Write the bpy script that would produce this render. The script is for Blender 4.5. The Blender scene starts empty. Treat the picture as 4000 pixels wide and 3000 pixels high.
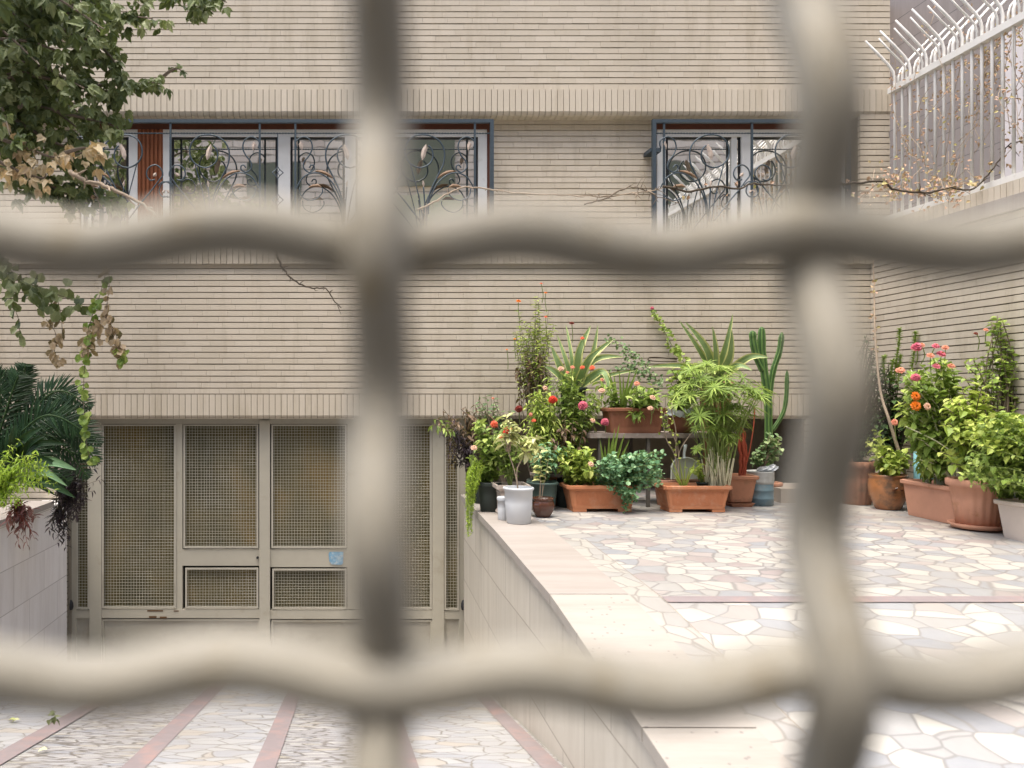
import bpy, math, random
from mathutils import Vector, Matrix, noise
R = random.Random(7)
C = bpy.context.scene.collection
PI = math.pi
F = 1700.0; CX = 750.0; HY = 852.0; CZ = 1.2
def P(px, py, d):
    return Vector(((px-CX)/F*d, d, CZ+(HY-py)/F*d))
def lerp(a, b, t): return a+(b-a)*t
def prof(tab, d):
    if d >= tab[0][0]: return tab[0][1]
    for (d0, h0), (d1, h1) in zip(tab, tab[1:]):
        if d >= d1: return lerp(h1, h0, (d-d1)/(d0-d1))
    return tab[-1][1]
TER = [(6.6, .84), (4.8, .845), (3.5, .905), (2.3, 1.05), (1.2, 1.2)]
RMP = [(6.7, 2.30), (4.78, 1.89), (3.35, 1.59), (2.0, 1.33), (1.2, 1.2)]
def tz(d): return CZ-prof(TER, d)
def rz(d): return CZ-prof(RMP, d)

# ------------------------------------------------------------------ materials
def nm(name):
    m = bpy.data.materials.new(name); m.use_nodes = True
    nt = m.node_tree; nt.nodes.clear()
    out = nt.nodes.new('ShaderNodeOutputMaterial')
    return m, nt, out
def N(nt, t, **kw):
    n = nt.nodes.new(t)
    for k, v in kw.items(): setattr(n, k, v)
    return n
def ramp(nt, fac, stops, interp='LINEAR'):
    r = N(nt, 'ShaderNodeValToRGB'); r.color_ramp.interpolation = interp
    els = r.color_ramp.elements
    while len(els) < len(stops): els.new(.5)
    for e, (p, c) in zip(els, stops): e.position = p; e.color = (*c, 1)
    nt.links.new(fac, r.inputs[0]); return r.outputs[0]
def mixc(nt, fac, a, b, mode='MIX'):
    m = N(nt, 'ShaderNodeMix', data_type='RGBA', blend_type=mode)
    for i, v in ((0, fac), (6, a), (7, b)):
        if hasattr(v, 'is_linked') or hasattr(v, 'links'): nt.links.new(v, m.inputs[i])
        elif i == 0: m.inputs[0].default_value = v
        else: m.inputs[i].default_value = (*v, 1)
    return m.outputs[2]
def math_(nt, op, a, b=None, clamp=False):
    m = N(nt, 'ShaderNodeMath', operation=op, use_clamp=clamp)
    for i, v in ((0, a), (1, b)):
        if v is None: continue
        if hasattr(v, 'links'): nt.links.new(v, m.inputs[i])
        else: m.inputs[i].default_value = v
    return m.outputs[0]
def pos(nt, scale=(1, 1, 1), swz=None):
    g = N(nt, 'ShaderNodeNewGeometry')
    o = g.outputs['Position']
    if swz:
        s = N(nt, 'ShaderNodeSeparateXYZ'); nt.links.new(o, s.inputs[0])
        c = N(nt, 'ShaderNodeCombineXYZ')
        for i, a in enumerate(swz):
            if a is not None: nt.links.new(s.outputs[a], c.inputs[i])
        o = c.outputs[0]
    mp = N(nt, 'ShaderNodeMapping'); mp.inputs['Scale'].default_value = scale
    nt.links.new(o, mp.inputs[0]); return mp.outputs[0]
def nz(nt, vec, scale, detail=4, rough=.6):
    n = N(nt, 'ShaderNodeTexNoise'); n.inputs['Scale'].default_value = scale
    n.inputs['Detail'].default_value = detail; n.inputs['Roughness'].default_value = rough
    nt.links.new(vec, n.inputs['Vector']); return n.outputs[0]
def attr(nt, name='tint'):
    a = N(nt, 'ShaderNodeAttribute', attribute_name=name); return a.outputs['Fac']
def bsdf(nt, out, col, rough=.8, spec=.3, metal=0, height=None, hs=.3, hd=.01):
    b = N(nt, 'ShaderNodeBsdfPrincipled')
    if hasattr(col, 'links'): nt.links.new(col, b.inputs['Base Color'])
    else: b.inputs['Base Color'].default_value = (*col, 1)
    if hasattr(rough, 'links'): nt.links.new(rough, b.inputs['Roughness'])
    else: b.inputs['Roughness'].default_value = rough
    b.inputs['Specular IOR Level'].default_value = spec
    b.inputs['Metallic'].default_value = metal
    if height is not None:
        bp = N(nt, 'ShaderNodeBump'); bp.inputs['Strength'].default_value = hs
        bp.inputs['Distance'].default_value = hd
        nt.links.new(height, bp.inputs['Height']); nt.links.new(bp.outputs[0], b.inputs['Normal'])
    nt.links.new(b.outputs[0], out.inputs[0]); return b
MAT = {}
def plain(name, col, rough=.7, var=.18, sc=18, spec=.3, metal=0, dirt=None, dsc=5, dthr=(.5, .7)):
    m, nt, out = nm(name)
    v = pos(nt); n1 = nz(nt, v, sc)
    c = mixc(nt, n1, tuple(x*(1-var) for x in col), tuple(min(1, x*(1+var)) for x in col))
    if dirt:
        n2 = nz(nt, v, dsc, 6, .7)
        f = ramp(nt, n2, [(dthr[0], (0, 0, 0)), (dthr[1], (1, 1, 1))])
        c = mixc(nt, f, c, dirt)
    bsdf(nt, out, c, rough, spec, metal, n1, .15, .004)
    MAT[name] = m; return m
def leafm(name, a, b, c, trans=.3, rough=.5):
    if not name.startswith('pet_'):
        g = (1.55, 1.5, 1.25) if name not in ('leaf_purple', 'leaf_dry', 'leaf_redpurple') else (1.1, 1.1, 1.1)
        a, b, c = [tuple(min(.8, x*y) for x, y in zip(q, g)) for q in (a, b, c)]
    m, nt, out = nm(name)
    col = ramp(nt, attr(nt), [(0, a), (.5, b), (1, c)])
    n1 = nz(nt, pos(nt), 60, 2)
    col = mixc(nt, math_(nt, 'MULTIPLY', n1, .5), col, tuple(x*.7 for x in b))
    p = N(nt, 'ShaderNodeBsdfPrincipled'); nt.links.new(col, p.inputs['Base Color'])
    p.inputs['Roughness'].default_value = rough; p.inputs['Specular IOR Level'].default_value = .35
    t = N(nt, 'ShaderNodeBsdfTranslucent'); nt.links.new(mixc(nt, .35, col, (.30, .40, .05)), t.inputs[0])
    mx = N(nt, 'ShaderNodeMixShader'); mx.inputs[0].default_value = trans
    nt.links.new(p.outputs[0], mx.inputs[1]); nt.links.new(t.outputs[0], mx.inputs[2])
    nt.links.new(mx.outputs[0], out.inputs[0]); MAT[name] = m; return m
def brickm(name, a, b, c):
    m, nt, out = nm(name)
    col = ramp(nt, attr(nt), [(0, a), (.45, b), (1, c)])
    v = pos(nt)
    big = nz(nt, pos(nt, (1, 1, .45)), .9, 5, .65)
    fine = nz(nt, v, 45, 4, .7)
    st = nz(nt, pos(nt, (5, 5, .7)), 1.6, 5, .7)
    col = mixc(nt, math_(nt, 'MULTIPLY', ramp(nt, big, [(.42, (0, 0, 0)), (.68, (1, 1, 1))]), .30), col, tuple(x*.74 for x in a))
    col = mixc(nt, math_(nt, 'MULTIPLY', ramp(nt, st, [(.50, (0, 0, 0)), (.70, (1, 1, 1))]), .42), col, (a[0]*.66, a[1]*.63, a[2]*.56))
    col = mixc(nt, math_(nt, 'MULTIPLY', fine, .22), col, tuple(x*.6 for x in a))
    bsdf(nt, out, col, .9, .15, 0, fine, .35, .003); MAT[name] = m; return m
def crazy(name, scale, sx=1, sy=1, cols=None, joint=(.30, .28, .25), jw=.035, soft=False, marb=.25):
    m, nt, out = nm(name)
    v0 = pos(nt, (sx, sy, .001))
    nn = N(nt, 'ShaderNodeTexNoise'); nn.inputs['Scale'].default_value = 3; nt.links.new(v0, nn.inputs['Vector'])
    vm = N(nt, 'ShaderNodeVectorMath', operation='MULTIPLY_ADD')
    nt.links.new(nn.outputs['Color'], vm.inputs[0]); vm.inputs[1].default_value = (.12, .12, 0); nt.links.new(v0, vm.inputs[2])
    v = vm.outputs[0]
    e = N(nt, 'ShaderNodeTexVoronoi', feature='DISTANCE_TO_EDGE'); e.inputs['Scale'].default_value = scale
    f = N(nt, 'ShaderNodeTexVoronoi', feature='F1'); f.inputs['Scale'].default_value = scale
    nt.links.new(v, e.inputs['Vector']); nt.links.new(v, f.inputs['Vector'])
    s = N(nt, 'ShaderNodeSeparateColor'); nt.links.new(f.outputs['Color'], s.inputs[0])
    cols = cols or [(0, (.62, .60, .55)), (.30, (.70, .67, .60)), (.5, (.45, .46, .47)), (.62, (.60, .50, .45)), (.74, (.66, .62, .54)), (.88, (.33, .35, .38))]
    gg = .53 if name.startswith(('paving', 'border')) else .68
    cols = [(p_, tuple(x*gg for x in c_)) for p_, c_ in cols]; joint = tuple(x*gg for x in joint)
    c = ramp(nt, s.outputs[0], cols, 'CONSTANT')
    mb = nz(nt, pos(nt, (3, 1.2, 1)), 7, 6, .7)
    c = mixc(nt, math_(nt, 'MULTIPLY', mb, marb*2), c, (.42, .41, .40))
    ln = math_(nt, 'LESS_THAN', e.outputs['Distance'], jw)
    en = ramp(nt, e.outputs['Distance'], [(jw*.5, (1, 1, 1)), (jw*1.5, (0, 0, 0))])
    c = mixc(nt, en, c, joint)
    d = nz(nt, pos(nt), 1.4, 5)
    c = mixc(nt, math_(nt, 'MULTIPLY', ramp(nt, d, [(.4, (0, 0, 0)), (.7, (1, 1, 1))]), .42), c, (.30, .28, .25))
    h = math_(nt, 'MINIMUM', e.outputs['Distance'], .1)
    bsdf(nt, out, c, .42, .35, 0, h, .5, .05 if soft else .03); MAT[name] = m; return m
def slabm(name, swz, bw, bh, base, joint=(.35, .32, .28), pits=False):
    m, nt, out = nm(name)
    v = pos(nt, (1, 1, 1), swz)
    b = N(nt, 'ShaderNodeTexBrick'); b.offset = .5
    b.inputs['Scale'].default_value = 1; b.inputs['Brick Width'].default_value = bw; b.inputs['Row Height'].default_value = bh
    b.inputs['Mortar Size'].default_value = .0035; b.inputs['Mortar Smooth'].default_value = .3
    b.inputs['Color1'].default_value = (*base, 1); b.inputs['Color2'].default_value = (*[x*.86 for x in base], 1)
    b.inputs['Mortar'].default_value = (*joint, 1); nt.links.new(v, b.inputs['Vector'])
    sx = pos(nt, (1, .5, .5) if False else (1, 1, 1), swz)
    mp = N(nt, 'ShaderNodeMapping'); mp.inputs['Scale'].default_value = (7, .8, 1); nt.links.new(v, mp.inputs[0])
    st = nz(nt, mp.outputs[0], 1.5, 6, .7)
    c = mixc(nt, math_(nt, 'MULTIPLY', ramp(nt, st, [(.42, (0, 0, 0)), (.72, (1, 1, 1))]), .5), b.outputs['Color'], (base[0]*.58, base[1]*.54, base[2]*.50))
    fn = nz(nt, v, 12, 6, .7)
    c = mixc(nt, math_(nt, 'MULTIPLY', fn, .35), c, tuple(x*.75 for x in base))
    if pits:
        vo = N(nt, 'ShaderNodeTexVoronoi'); vo.inputs['Scale'].default_value = 38; nt.links.new(v, vo.inputs['Vector'])
        s = N(nt, 'ShaderNodeSeparateColor'); nt.links.new(vo.outputs['Color'], s.inputs[0])
        dots = math_(nt, 'MULTIPLY', math_(nt, 'LESS_THAN', vo.outputs['Distance'], .22), math_(nt, 'GREATER_THAN', s.outputs[0], .72))
        c = mixc(nt, math_(nt, 'MULTIPLY', dots, .85), c, (.20, .18, .17))
    bsdf(nt, out, c, .5, .3, 0, fn, .15, .004); MAT[name] = m; return m

brickm('brick_cream', (.525, .465, .37), (.555, .492, .395), (.585, .522, .425))
brickm('facing_brick', (.66, .52, .42), (.76, .62, .50), (.82, .68, .56))
brickm('brick_side', (.535, .475, .39), (.565, .505, .415), (.60, .54, .45))
plain('mortar', (.19, .165, .125), .95, .3)
plain('mortar_light', (.30, .265, .22), .95, .25)
plain('gate_paint', (.395, .37, .30), .5, .10, 8, dirt=(.27, .24, .17), dsc=4, dthr=(.55, .8))
plain('gate_panel', (.40, .375, .31), .5, .10, 4, dirt=(.30, .27, .21), dsc=3, dthr=(.5, .8))
plain('rust', (.10, .055, .025), .9, .4, 60)
plain('white_frame', (.72, .73, .72), .4, .06, 10, dirt=(.45, .43, .36), dsc=7, dthr=(.6, .85))
plain('wood_red', (.25, .085, .035), .55, .3, 26)
plain('wood_dark', (.10, .035, .02), .6, .3, 26)
plain('iron_blue', (.055, .075, .09), .45, .35, 60, .5, .4)
plain('copper_leaf', (.22, .14, .085), .6, .35, 60)
plain('pale_petal', (.46, .38, .32), .7, .2, 60)
plain('white_rail', (.72, .71, .68), .45, .07, 12, dirt=(.50, .46, .38), dsc=9, dthr=(.6, .8))
plain('bar_paint', (.31, .287, .237), .5, .06, 45, .3, dirt=(.22, .18, .11), dsc=70, dthr=(.56, .68))
plain('black', (.02, .02, .022), .6)
plain('soil', (.05, .035, .022), .95, .4, 70)
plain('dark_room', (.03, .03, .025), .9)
plain('wire', (.40, .38, .30), .5, .2, 90, dirt=(.62, .60, .52), dsc=2.2, dthr=(.5, .75))
plain('terracotta', (.46, .19, .095), .8, .14, 16, dirt=(.50, .30, .20), dsc=9, dthr=(.5, .75))
plain('terracotta_old', (.42, .20, .12), .8, .2, 12, dirt=(.20, .13, .08), dsc=8, dthr=(.5, .75))
plain('terracotta_pink', (.50, .26, .175), .75, .12, 12, dirt=(.30, .15, .06), dsc=7, dthr=(.58, .75))
plain('brown_plastic', (.23, .095, .055), .6, .15, 20)
plain('brown_glaze', (.085, .035, .022), .15, .3, 20, .6)
plain('amber_glaze', (.33, .14, .055), .25, .35, 14, .6, dirt=(.12, .07, .04), dsc=10, dthr=(.45, .65))
plain('white_plastic', (.55, .58, .61), .45, .03, 8)
plain('beige_ceramic', (.58, .50, .44), .25, .08, 14, .5)
plain('teal_plastic', (.06, .095, .085), .5, .1, 14)
plain('dark_plastic', (.035, .045, .04), .6, .2, 14)
plain('tin_grey', (.42, .43, .42), .55, .15, 10, dirt=(.3, .3, .28), dsc=9)
plain('tin_blue', (.13, .20, .235), .5, .15, 12, dirt=(.20, .22, .22), dsc=9)
plain('sky_blue', (.20, .42, .47), .5, .1, 12)
plain('dustpan', (.42, .45, .38), .5, .05, 8)
plain('dustpan_handle', (.55, .62, .62), .45, .04, 8)
plain('plank', (.25, .205, .18), .85, .3, 20, dirt=(.40, .36, .33), dsc=9)
plain('iron_leg', (.10, .09, .08), .7)
plain('red_stem', (.30, .06, .03), .7, .3, 30)
plain('bark', (.17, .135, .10), .9, .3, 40)
plain('bark_dark', (.07, .055, .04), .9, .35, 40)
plain('bark_pale', (.34, .27, .20), .9, .25, 40)
plain('stem_green', (.20, .26, .08), .7, .25, 40)
plain('stem_pale', (.62, .60, .42), .7, .2, 40)
plain('cladding', (.30, .265, .24), .8, .15, 3, dirt=(.23, .20, .18), dsc=1.3, dthr=(.4, .8))
plain('cladding_light', (.62, .57, .55), .8, .08, 3)
plain('blue_tape', (.17, .33, .46), .5, .45, 45, dirt=(.45, .5, .5), dsc=25)
plain('pebble_red', (.235, .20, .20), .6, .16, 14, dirt=(.32, .22, .20), dsc=5)
plain('asphalt', (.06, .06, .058), .9, .25, 90)
plain('ground_earth', (.16, .13, .10), .95, .3, 4)
plain('plastic_film', (.62, .66, .70), .25, .1, 30, .6)
plain('balcony_cream', (.62, .56, .36), .8, .1, 3)
plain('shutter', (.15, .15, .10), .7, .2, 3)
plain('beige_stone', (.42, .36, .30), .9, .1, 2)
leafm('leaf_tree', (.028, .045, .018), (.10, .13, .055), (.30, .34, .22), .25)
leafm('leaf_backlit', (.36, .25, .17), (.52, .44, .35), (.55, .36, .20), .3)  # pale tones paint backlight into part of the tree leaves
leafm('leaf_green', (.055, .10, .02), (.17, .255, .06), (.36, .44, .15))
leafm('leaf_bright', (.10, .17, .03), (.25, .33, .07), (.43, .48, .17))
leafm('leaf_dark', (.012, .03, .012), (.03, .065, .022), (.07, .13, .05), .15)
leafm('leaf_teal', (.035, .10, .05), (.095, .205, .12), (.23, .36, .23), .15)
leafm('leaf_blue', (.05, .10, .05), (.13, .21, .11), (.30, .38, .22), .2)
leafm('leaf_dry', (.05, .028, .015), (.15, .09, .05), (.33, .24, .16), .2)
leafm('leaf_drypale', (.06, .05, .025), (.27, .20, .13), (.46, .36, .28), .2)
leafm('leaf_purple', (.010, .008, .012), (.03, .018, .026), (.08, .05, .06), .1)
leafm('leaf_redpurple', (.05, .014, .018), (.17, .05, .055), (.34, .16, .15), .2)
leafm('leaf_variegated', (.09, .16, .06), (.42, .44, .22), (.66, .64, .42), .25)
leafm('leaf_agave', (.10, .175, .085), (.17, .24, .12), (.46, .47, .24), .15)
leafm('leaf_cycad', (.006, .018, .008), (.012, .036, .016), (.04, .09, .04), .1, .4)
leafm('leaf_lime', (.12, .22, .02), (.27, .40, .045), (.42, .55, .10))
leafm('leaf_pinkdry', (.20, .12, .09), (.40, .27, .23), (.34, .34, .14), .2)
leafm('cactus', (.02, .05, .018), (.045, .10, .03), (.12, .19, .07), 0)
leafm('pet_red', (.55, .03, .015), (.72, .05, .02), (.45, .30, .02), .2)
leafm('pet_darkred', (.12, .01, .008), (.22, .02, .012), (.10, .03, .01), .2)
leafm('pet_pink', (.58, .09, .16), (.72, .17, .25), (.60, .30, .05), .2)
leafm('pet_salmon', (.70, .22, .14), (.80, .36, .24), (.50, .28, .03), .2)
leafm('pet_peach', (.72, .40, .27), (.82, .54, .40), (.45, .25, .03), .2)
leafm('pet_orange', (.75, .15, .01), (.85, .23, .01), (.35, .12, .01), .2)
for k, c in (('pet_coral', (.78, .14, .07)),): leafm(k, c, tuple(x*1.1 for x in c), (.6, .3, .05), .2)
crazy('paving_far', 9.6, .8, 1.1, jw=.04, joint=(.40, .38, .37), cols=[(0, (.56, .55, .52)), (.2, (.78, .75, .67)), (.42, (.44, .46, .49)), (.56, (.58, .50, .47)), (.66, (.76, .72, .64)), (.82, (.38, .41, .46)), (.93, (.46, .37, .36))])
crazy('paving_near', 8.0, .85, 1.1, jw=.028, joint=(.44, .43, .42), cols=[(0, (.56, .56, .55)), (.26, (.86, .83, .74)), (.48, (.47, .50, .54)), (.62, (.60, .54, .50)), (.70, (.84, .81, .72)), (.88, (.40, .43, .48))])
crazy('border_stones', 9, jw=.035, joint=(.46, .43, .39), cols=[(0, (.66, .62, .54)), (.5, (.72, .68, .60)), (.8, (.56, .54, .50))])
crazy('ramp_smooth', 7, 1, 2.0, jw=.03, cols=[(0, (.48, .49, .51)), (.4, (.54, .55, .55)), (.7, (.43, .45, .49)), (.9, (.54, .49, .42))])
crazy('ramp_rough', 12, .75, 3.2, jw=.07, soft=True, joint=(.22, .20, .18), cols=[(0, (.46, .46, .47)), (.35, (.58, .57, .54)), (.6, (.40, .39, .39)), (.8, (.35, .37, .41)), (.92, (.52, .48, .38))])
slabm('wall_stone', (1, 2, None), .62, .34, (.60, .56, .48), joint=(.22, .19, .15))
slabm('wall_stone_left', (1, 2, None), .55, .30, (.84, .81, .79), joint=(.40, .37, .35))
slabm('coping_smooth', (1, 0, None), 9, 9, (.37, .335, .305))
slabm('coping_pits', (1, 0, None), 9, 9, (.40, .37, .33), pits=True)
slabm('neighbor_clad', (1, 2, None), 40, .29, (.30, .255, .225), joint=(.04, .035, .03))
# wired glass behind the gate mesh
def gateglass():
    m, nt, out = nm('gate_glass'); v = pos(nt)
    n1 = nz(nt, pos(nt, (1.3, 1, 1.0)), 1.5, 3, .5)
    c = ramp(nt, n1, [(.38, (.050, .042, .012)), (.55, (.105, .080, .02)), (.72, (.20, .125, .025))])
    n2 = nz(nt, v, 5, 4)
    c = mixc(nt, math_(nt, 'MULTIPLY', n2, .5), c, (.09, .085, .045))
    bsdf(nt, out, c, .35, .4); MAT['gate_glass'] = m
gateglass()
def mirrorglass():
    m, nt, out = nm('window_glass')
    g = N(nt, 'ShaderNodeBsdfGlossy'); g.inputs['Color'].default_value = (.98, .96, .90, 1); g.inputs['Roughness'].default_value = .015
    d = N(nt, 'ShaderNodeBsdfPrincipled'); d.inputs['Base Color'].default_value = (.025, .03, .025, 1); d.inputs['Roughness'].default_value = .3
    n1 = nz(nt, pos(nt), 2.2, 3); bp = N(nt, 'ShaderNodeBump'); bp.inputs['Strength'].default_value = .05; bp.inputs['Distance'].default_value = .01
    nt.links.new(n1, bp.inputs['Height']); nt.links.new(bp.outputs[0], g.inputs['Normal'])
    mx = N(nt, 'ShaderNodeMixShader'); mx.inputs[0].default_value = .85
    nt.links.new(d.outputs[0], mx.inputs[1]); nt.links.new(g.outputs[0], mx.inputs[2]); nt.links.new(mx.outputs[0], out.inputs[0])
    MAT['window_glass'] = m
mirrorglass()

# ------------------------------------------------------------------ mesh builder
class MB:
    def __init__(s): s.v = []; s.f = []; s.t = []
    def add(s, vs, fs, t=.5):
        b = len(s.v); s.v += [tuple(x) for x in vs]
        for f in fs: s.f.append([b+i for i in f]); s.t.append(t)
        return s
    def box(s, x0, x1, y0, y1, z0, z1, t=.5):
        v = [(x, y, z) for x in (x0, x1) for y in (y0, y1) for z in (z0, z1)]
        return s.add(v, [(0, 1, 3, 2), (4, 6, 7, 5), (0, 4, 5, 1), (2, 3, 7, 6), (0, 2, 6, 4), (1, 5, 7, 3)], t)
    def quad(s, a, b, c, d, t=.5): return s.add([a, b, c, d], [(0, 1, 2, 3)], t)
    def tube(s, pts, rad, n=6, t=.5, cap=True):
        pts = [Vector(p) for p in pts]
        if not hasattr(rad, '__len__'): rad = [rad]*len(pts)
        vs = []; u = None
        for i, p in enumerate(pts):
            d = (pts[min(i+1, len(pts)-1)]-pts[max(i-1, 0)])
            d = d.normalized() if d.length > 1e-9 else Vector((0, 0, 1))
            if u is None:
                u = d.cross(Vector((0.13, 1, .07))); u = u.normalized() if u.length > .1 else d.cross(Vector((1, 0, 0))).normalized()
            else:
                u = (u-d*u.dot(d)); u = u.normalized() if u.length > 1e-6 else d.orthogonal().normalized()
            w = d.cross(u)
            for k in range(n):
                a = 2*PI*k/n; vs.append(p+(u*math.cos(a)+w*math.sin(a))*rad[i])
        fs = [(i*n+k, i*n+(k+1) % n, (i+1)*n+(k+1) % n, (i+1)*n+k) for i in range(len(pts)-1) for k in range(n)]
        if cap: fs += [tuple(reversed(range(n))), tuple((len(pts)-1)*n+k for k in range(n))]
        return s.add(vs, fs, t)
    def lathe(s, c, prof_, n=28, t=.5, flute=0, nf=0, sq=0):
        vs = []
        for r, z in prof_:
            for k in range(n):
                a = 2*PI*(k+.5)/n; rr = r
                if flute and r > .3*max(p[0] for p in prof_): rr = r*(1+flute*math.cos(nf*a))
                if sq: rr = r/max(abs(math.cos(a)), abs(math.sin(a)))*.88*(1-.0*sq)
                vs.append((c[0]+rr*math.cos(a), c[1]+rr*math.sin(a), c[2]+z))
        fs = [(i*n+k, i*n+(k+1) % n, (i+1)*n+(k+1) % n, (i+1)*n+k) for i in range(len(prof_)-1) for k in range(n)]
        fs.append(tuple(reversed(range(n))))
        return s.add(vs, fs, t)
    def leaf(s, p, d, up, L, W, t=.5, droop=.3, kind=0):
        d = Vector(d).normalized(); up = Vector(up)
        sd = d.cross(up); sd = sd.normalized() if sd.length > 1e-3 else d.orthogonal().normalized()
        n = sd.cross(d)
        prof_ = {0: ((.3, 1.), (.68, .8)), 1: ((.25, .8), (.6, .75)), 2: ((.35, 1.), (.8, 1.0))}[kind]
        pts = [p]; 
        def at(q): return p+d*L*q-n*L*droop*q*q
        f = W*.22
        vs = [p]
        for q, w in prof_:
            c = at(q); vs += [c-sd*W*.5*w+n*f, c-n*0, c+sd*W*.5*w+n*f]
        vs.append(at(1))
        s.add(vs, [(0, 2, 1), (0, 3, 2), (1, 2, 5, 4), (2, 3, 6, 5), (4, 5, 7), (5, 6, 7)], t)
    def build(s, name, mat, parent=None, smooth=False):
        me = bpy.data.meshes.new(name); me.from_pydata(s.v, [], s.f)
        a = me.attributes.new('tint', 'FLOAT', 'FACE'); a.data.foreach_set('value', s.t)
        me.materials.append(MAT[mat] if isinstance(mat, str) else mat)
        if smooth: me.polygons.foreach_set('use_smooth', [True]*len(me.polygons))
        me.update()
        o = bpy.data.objects.new(name, me); C.objects.link(o)
        if parent is not None:
            o.parent = parent
            if parent.type == 'EMPTY': me.transform(Matrix.Translation(-Vector(parent.location)))
            elif parent.parent is not None: me.transform(Matrix.Translation(-Vector(parent.parent.location)))
        return o
def tag(o, label, cat, group=None):
    o['label'] = label; o['category'] = cat
    if group: o['group'] = group
    return o
def thing(name, label, cat, loc, group=None):
    o = bpy.data.objects.new(name, None); C.objects.link(o); o.location = loc; o.empty_display_size = .1
    return tag(o, label, cat, group)
def struct(o, kind='structure'): o['kind'] = kind; return o
def smooth_path(pts, sub=5):
    pts = [Vector(p) for p in pts]; out = []
    for i in range(len(pts)-1):
        p0 = pts[max(i-1, 0)]; p1 = pts[i]; p2 = pts[i+1]; p3 = pts[min(i+2, len(pts)-1)]
        for k in range(sub):
            t = k/sub
            out.append(.5*((2*p1)+(p2-p0)*t+(2*p0-5*p1+4*p2-p3)*t*t+(3*p1-p0-3*p2+p3)*t**3))
    out.append(pts[-1]); return out

# ------------------------------------------------------------------ ground, ramp, terrace
FY = 6.56
m = MB()
for a in range(20):
    for b in range(20):
        x0, x1 = -100+a*10, -90+a*10; y0, y1 = -100+b*10, -90+b*10
        m.quad((x0, y0, -1.5), (x1, y0, -1.5), (x1, y1, -1.5), (x0, y1, -1.5))
struct(m.build('ground', 'ground_earth'))
struct(MB().box(-40, 40, -5.2, 1.2, -.4, 0).build('street', 'asphalt'))
def sheet(x0f, x1f, d0, d1, zf, off, n=16, th=None):
    mb = MB()
    for i in range(n):
        a, b = lerp(d0, d1, i/n), lerp(d0, d1, (i+1)/n)
        mb.quad((x0f(a), a, zf(a)+off), (x1f(a), a, zf(a)+off), (x1f(b), b, zf(b)+off), (x0f(b), b, zf(b)+off))
    return mb
WXT = [(6.6, .975), (4.8, .935), (1.2, .935)]
def wx(d): return prof(WXT, d)
k = lambda v: (lambda d: v)
struct(sheet(k(-2.45), wx, 1.2, 6.9, rz, 0).build('ramp', 'ramp_rough'))
for a, b in ((-2.42, -1.60), (-.86, -.40), (.30, .83)):
    struct(sheet(k(a), k(b), 1.2, 6.9, rz, .003).build('ramp_slab_band', 'ramp_smooth'))
for a, b in ((-1.60, -1.49), (-.96, -.855), (-.40, -.305), (.215, .305), (.825, .915)):
    struct(sheet(k(a), k(b), 1.2, 6.9, rz, .0055).build('ramp_red_strip', 'pebble_red'))
struct(sheet(k(1.2), k(4.4), 3.5, 7.1, tz, 0).build('terrace_paving', 'paving_far'))
struct(sheet(k(1.2), k(4.4), 1.2, 3.5, tz, 0).build('terrace_paving', 'paving_near'))
struct(sheet(k(1.40), k(4.4), 3.44, 3.51, tz, .005, 2).build('terrace_red_strip', 'pebble_red'))
struct(sheet(k(1.262), k(1.39), 1.2, 4.6, tz, .006).build('terrace_border', 'border_stones'))
mb = sheet(k(1.39), k(1.395), 1.2, 4.6, tz, .009); struct(mb.build('terrace_border_joint', 'mortar_light'))

rw = thing('retaining_wall', 'pale stone retaining wall with cream coping between the ramp and the raised terrace', 'wall', (.95, 4, 0))
mb = MB(); n = 20
for i in range(n):
    a, b = lerp(1.2, 6.57, i/n), lerp(1.2, 6.57, (i+1)/n)
    mb.quad((wx(b), b, rz(b)-.05), (wx(a), a, rz(a)-.05), (wx(a), a, tz(a)-.02), (wx(b), b, tz(b)-.02))
mb.build('wall', 'wall_stone', rw)
def coping(name, d0, d1, x0, x1, mat, root, zf, e=.012):
    mb = MB(); n = 8
    for i in range(n):
        a, b = lerp(d0, d1, i/n), lerp(d0, d1, (i+1)/n)
        za, zb = zf(a)+e, zf(b)+e; t = .045
        X0a, X0b = x0(a), x0(b)
        mb.quad((X0a, a, za), (x1, a, za), (x1, b, zb), (X0b, b, zb))
        mb.quad((X0b, b, zb), (X0b, b, zb-t), (X0a, a, za-t), (X0a, a, za))
        mb.quad((X0a, a, za-t), (X0b, b, zb-t), (x1, b, zb-t), (x1, a, za-t))
        mb.quad((x1, a, za), (x1, a, za-t), (x1, b, zb-t), (x1, b, zb))
    for q in (d0, d1):
        mb.quad((x0(q), q, zf(q)+e), (x1, q, zf(q)+e), (x1, q, zf(q)+e-.045), (x0(q), q, zf(q)+e-.045))
    return mb.build(name, mat, root)
cx0 = lambda d: wx(d)-.03
for d0, d1, mt in ((3.52, 5.56, 'coping_smooth'), (2.42, 3.513, 'coping_pits'), (1.2, 2.413, 'coping_pits')):
    coping('coping_slab', d0, d1, cx0, 1.258, mt, rw, tz)
coping('coping_slab', 5.567, 6.55, cx0, 1.258, 'coping_smooth', rw, lambda d: tz(d)-.004)
lw = thing('retaining_wall', 'grey stone retaining wall beside the ramp, under the trailing purple plants', 'wall', (-2.4, 4, 0))
LX = -2.33
mb = MB()
for i in range(n):
    a, b = lerp(1.2, 6.54, i/n), lerp(1.2, 6.54, (i+1)/n)
    za, zb = CZ-.88, CZ-.88
    mb.quad((LX, a, rz(a)-.05), (LX, b, rz(b)-.05), (LX, b, zb), (LX, a, za))
mb.quad((LX, 6.15, CZ-.88), (LX, 6.54, CZ-.88), (LX-.2, 6.54, CZ-.88), (LX-.2, 6.15, CZ-.88))
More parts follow.
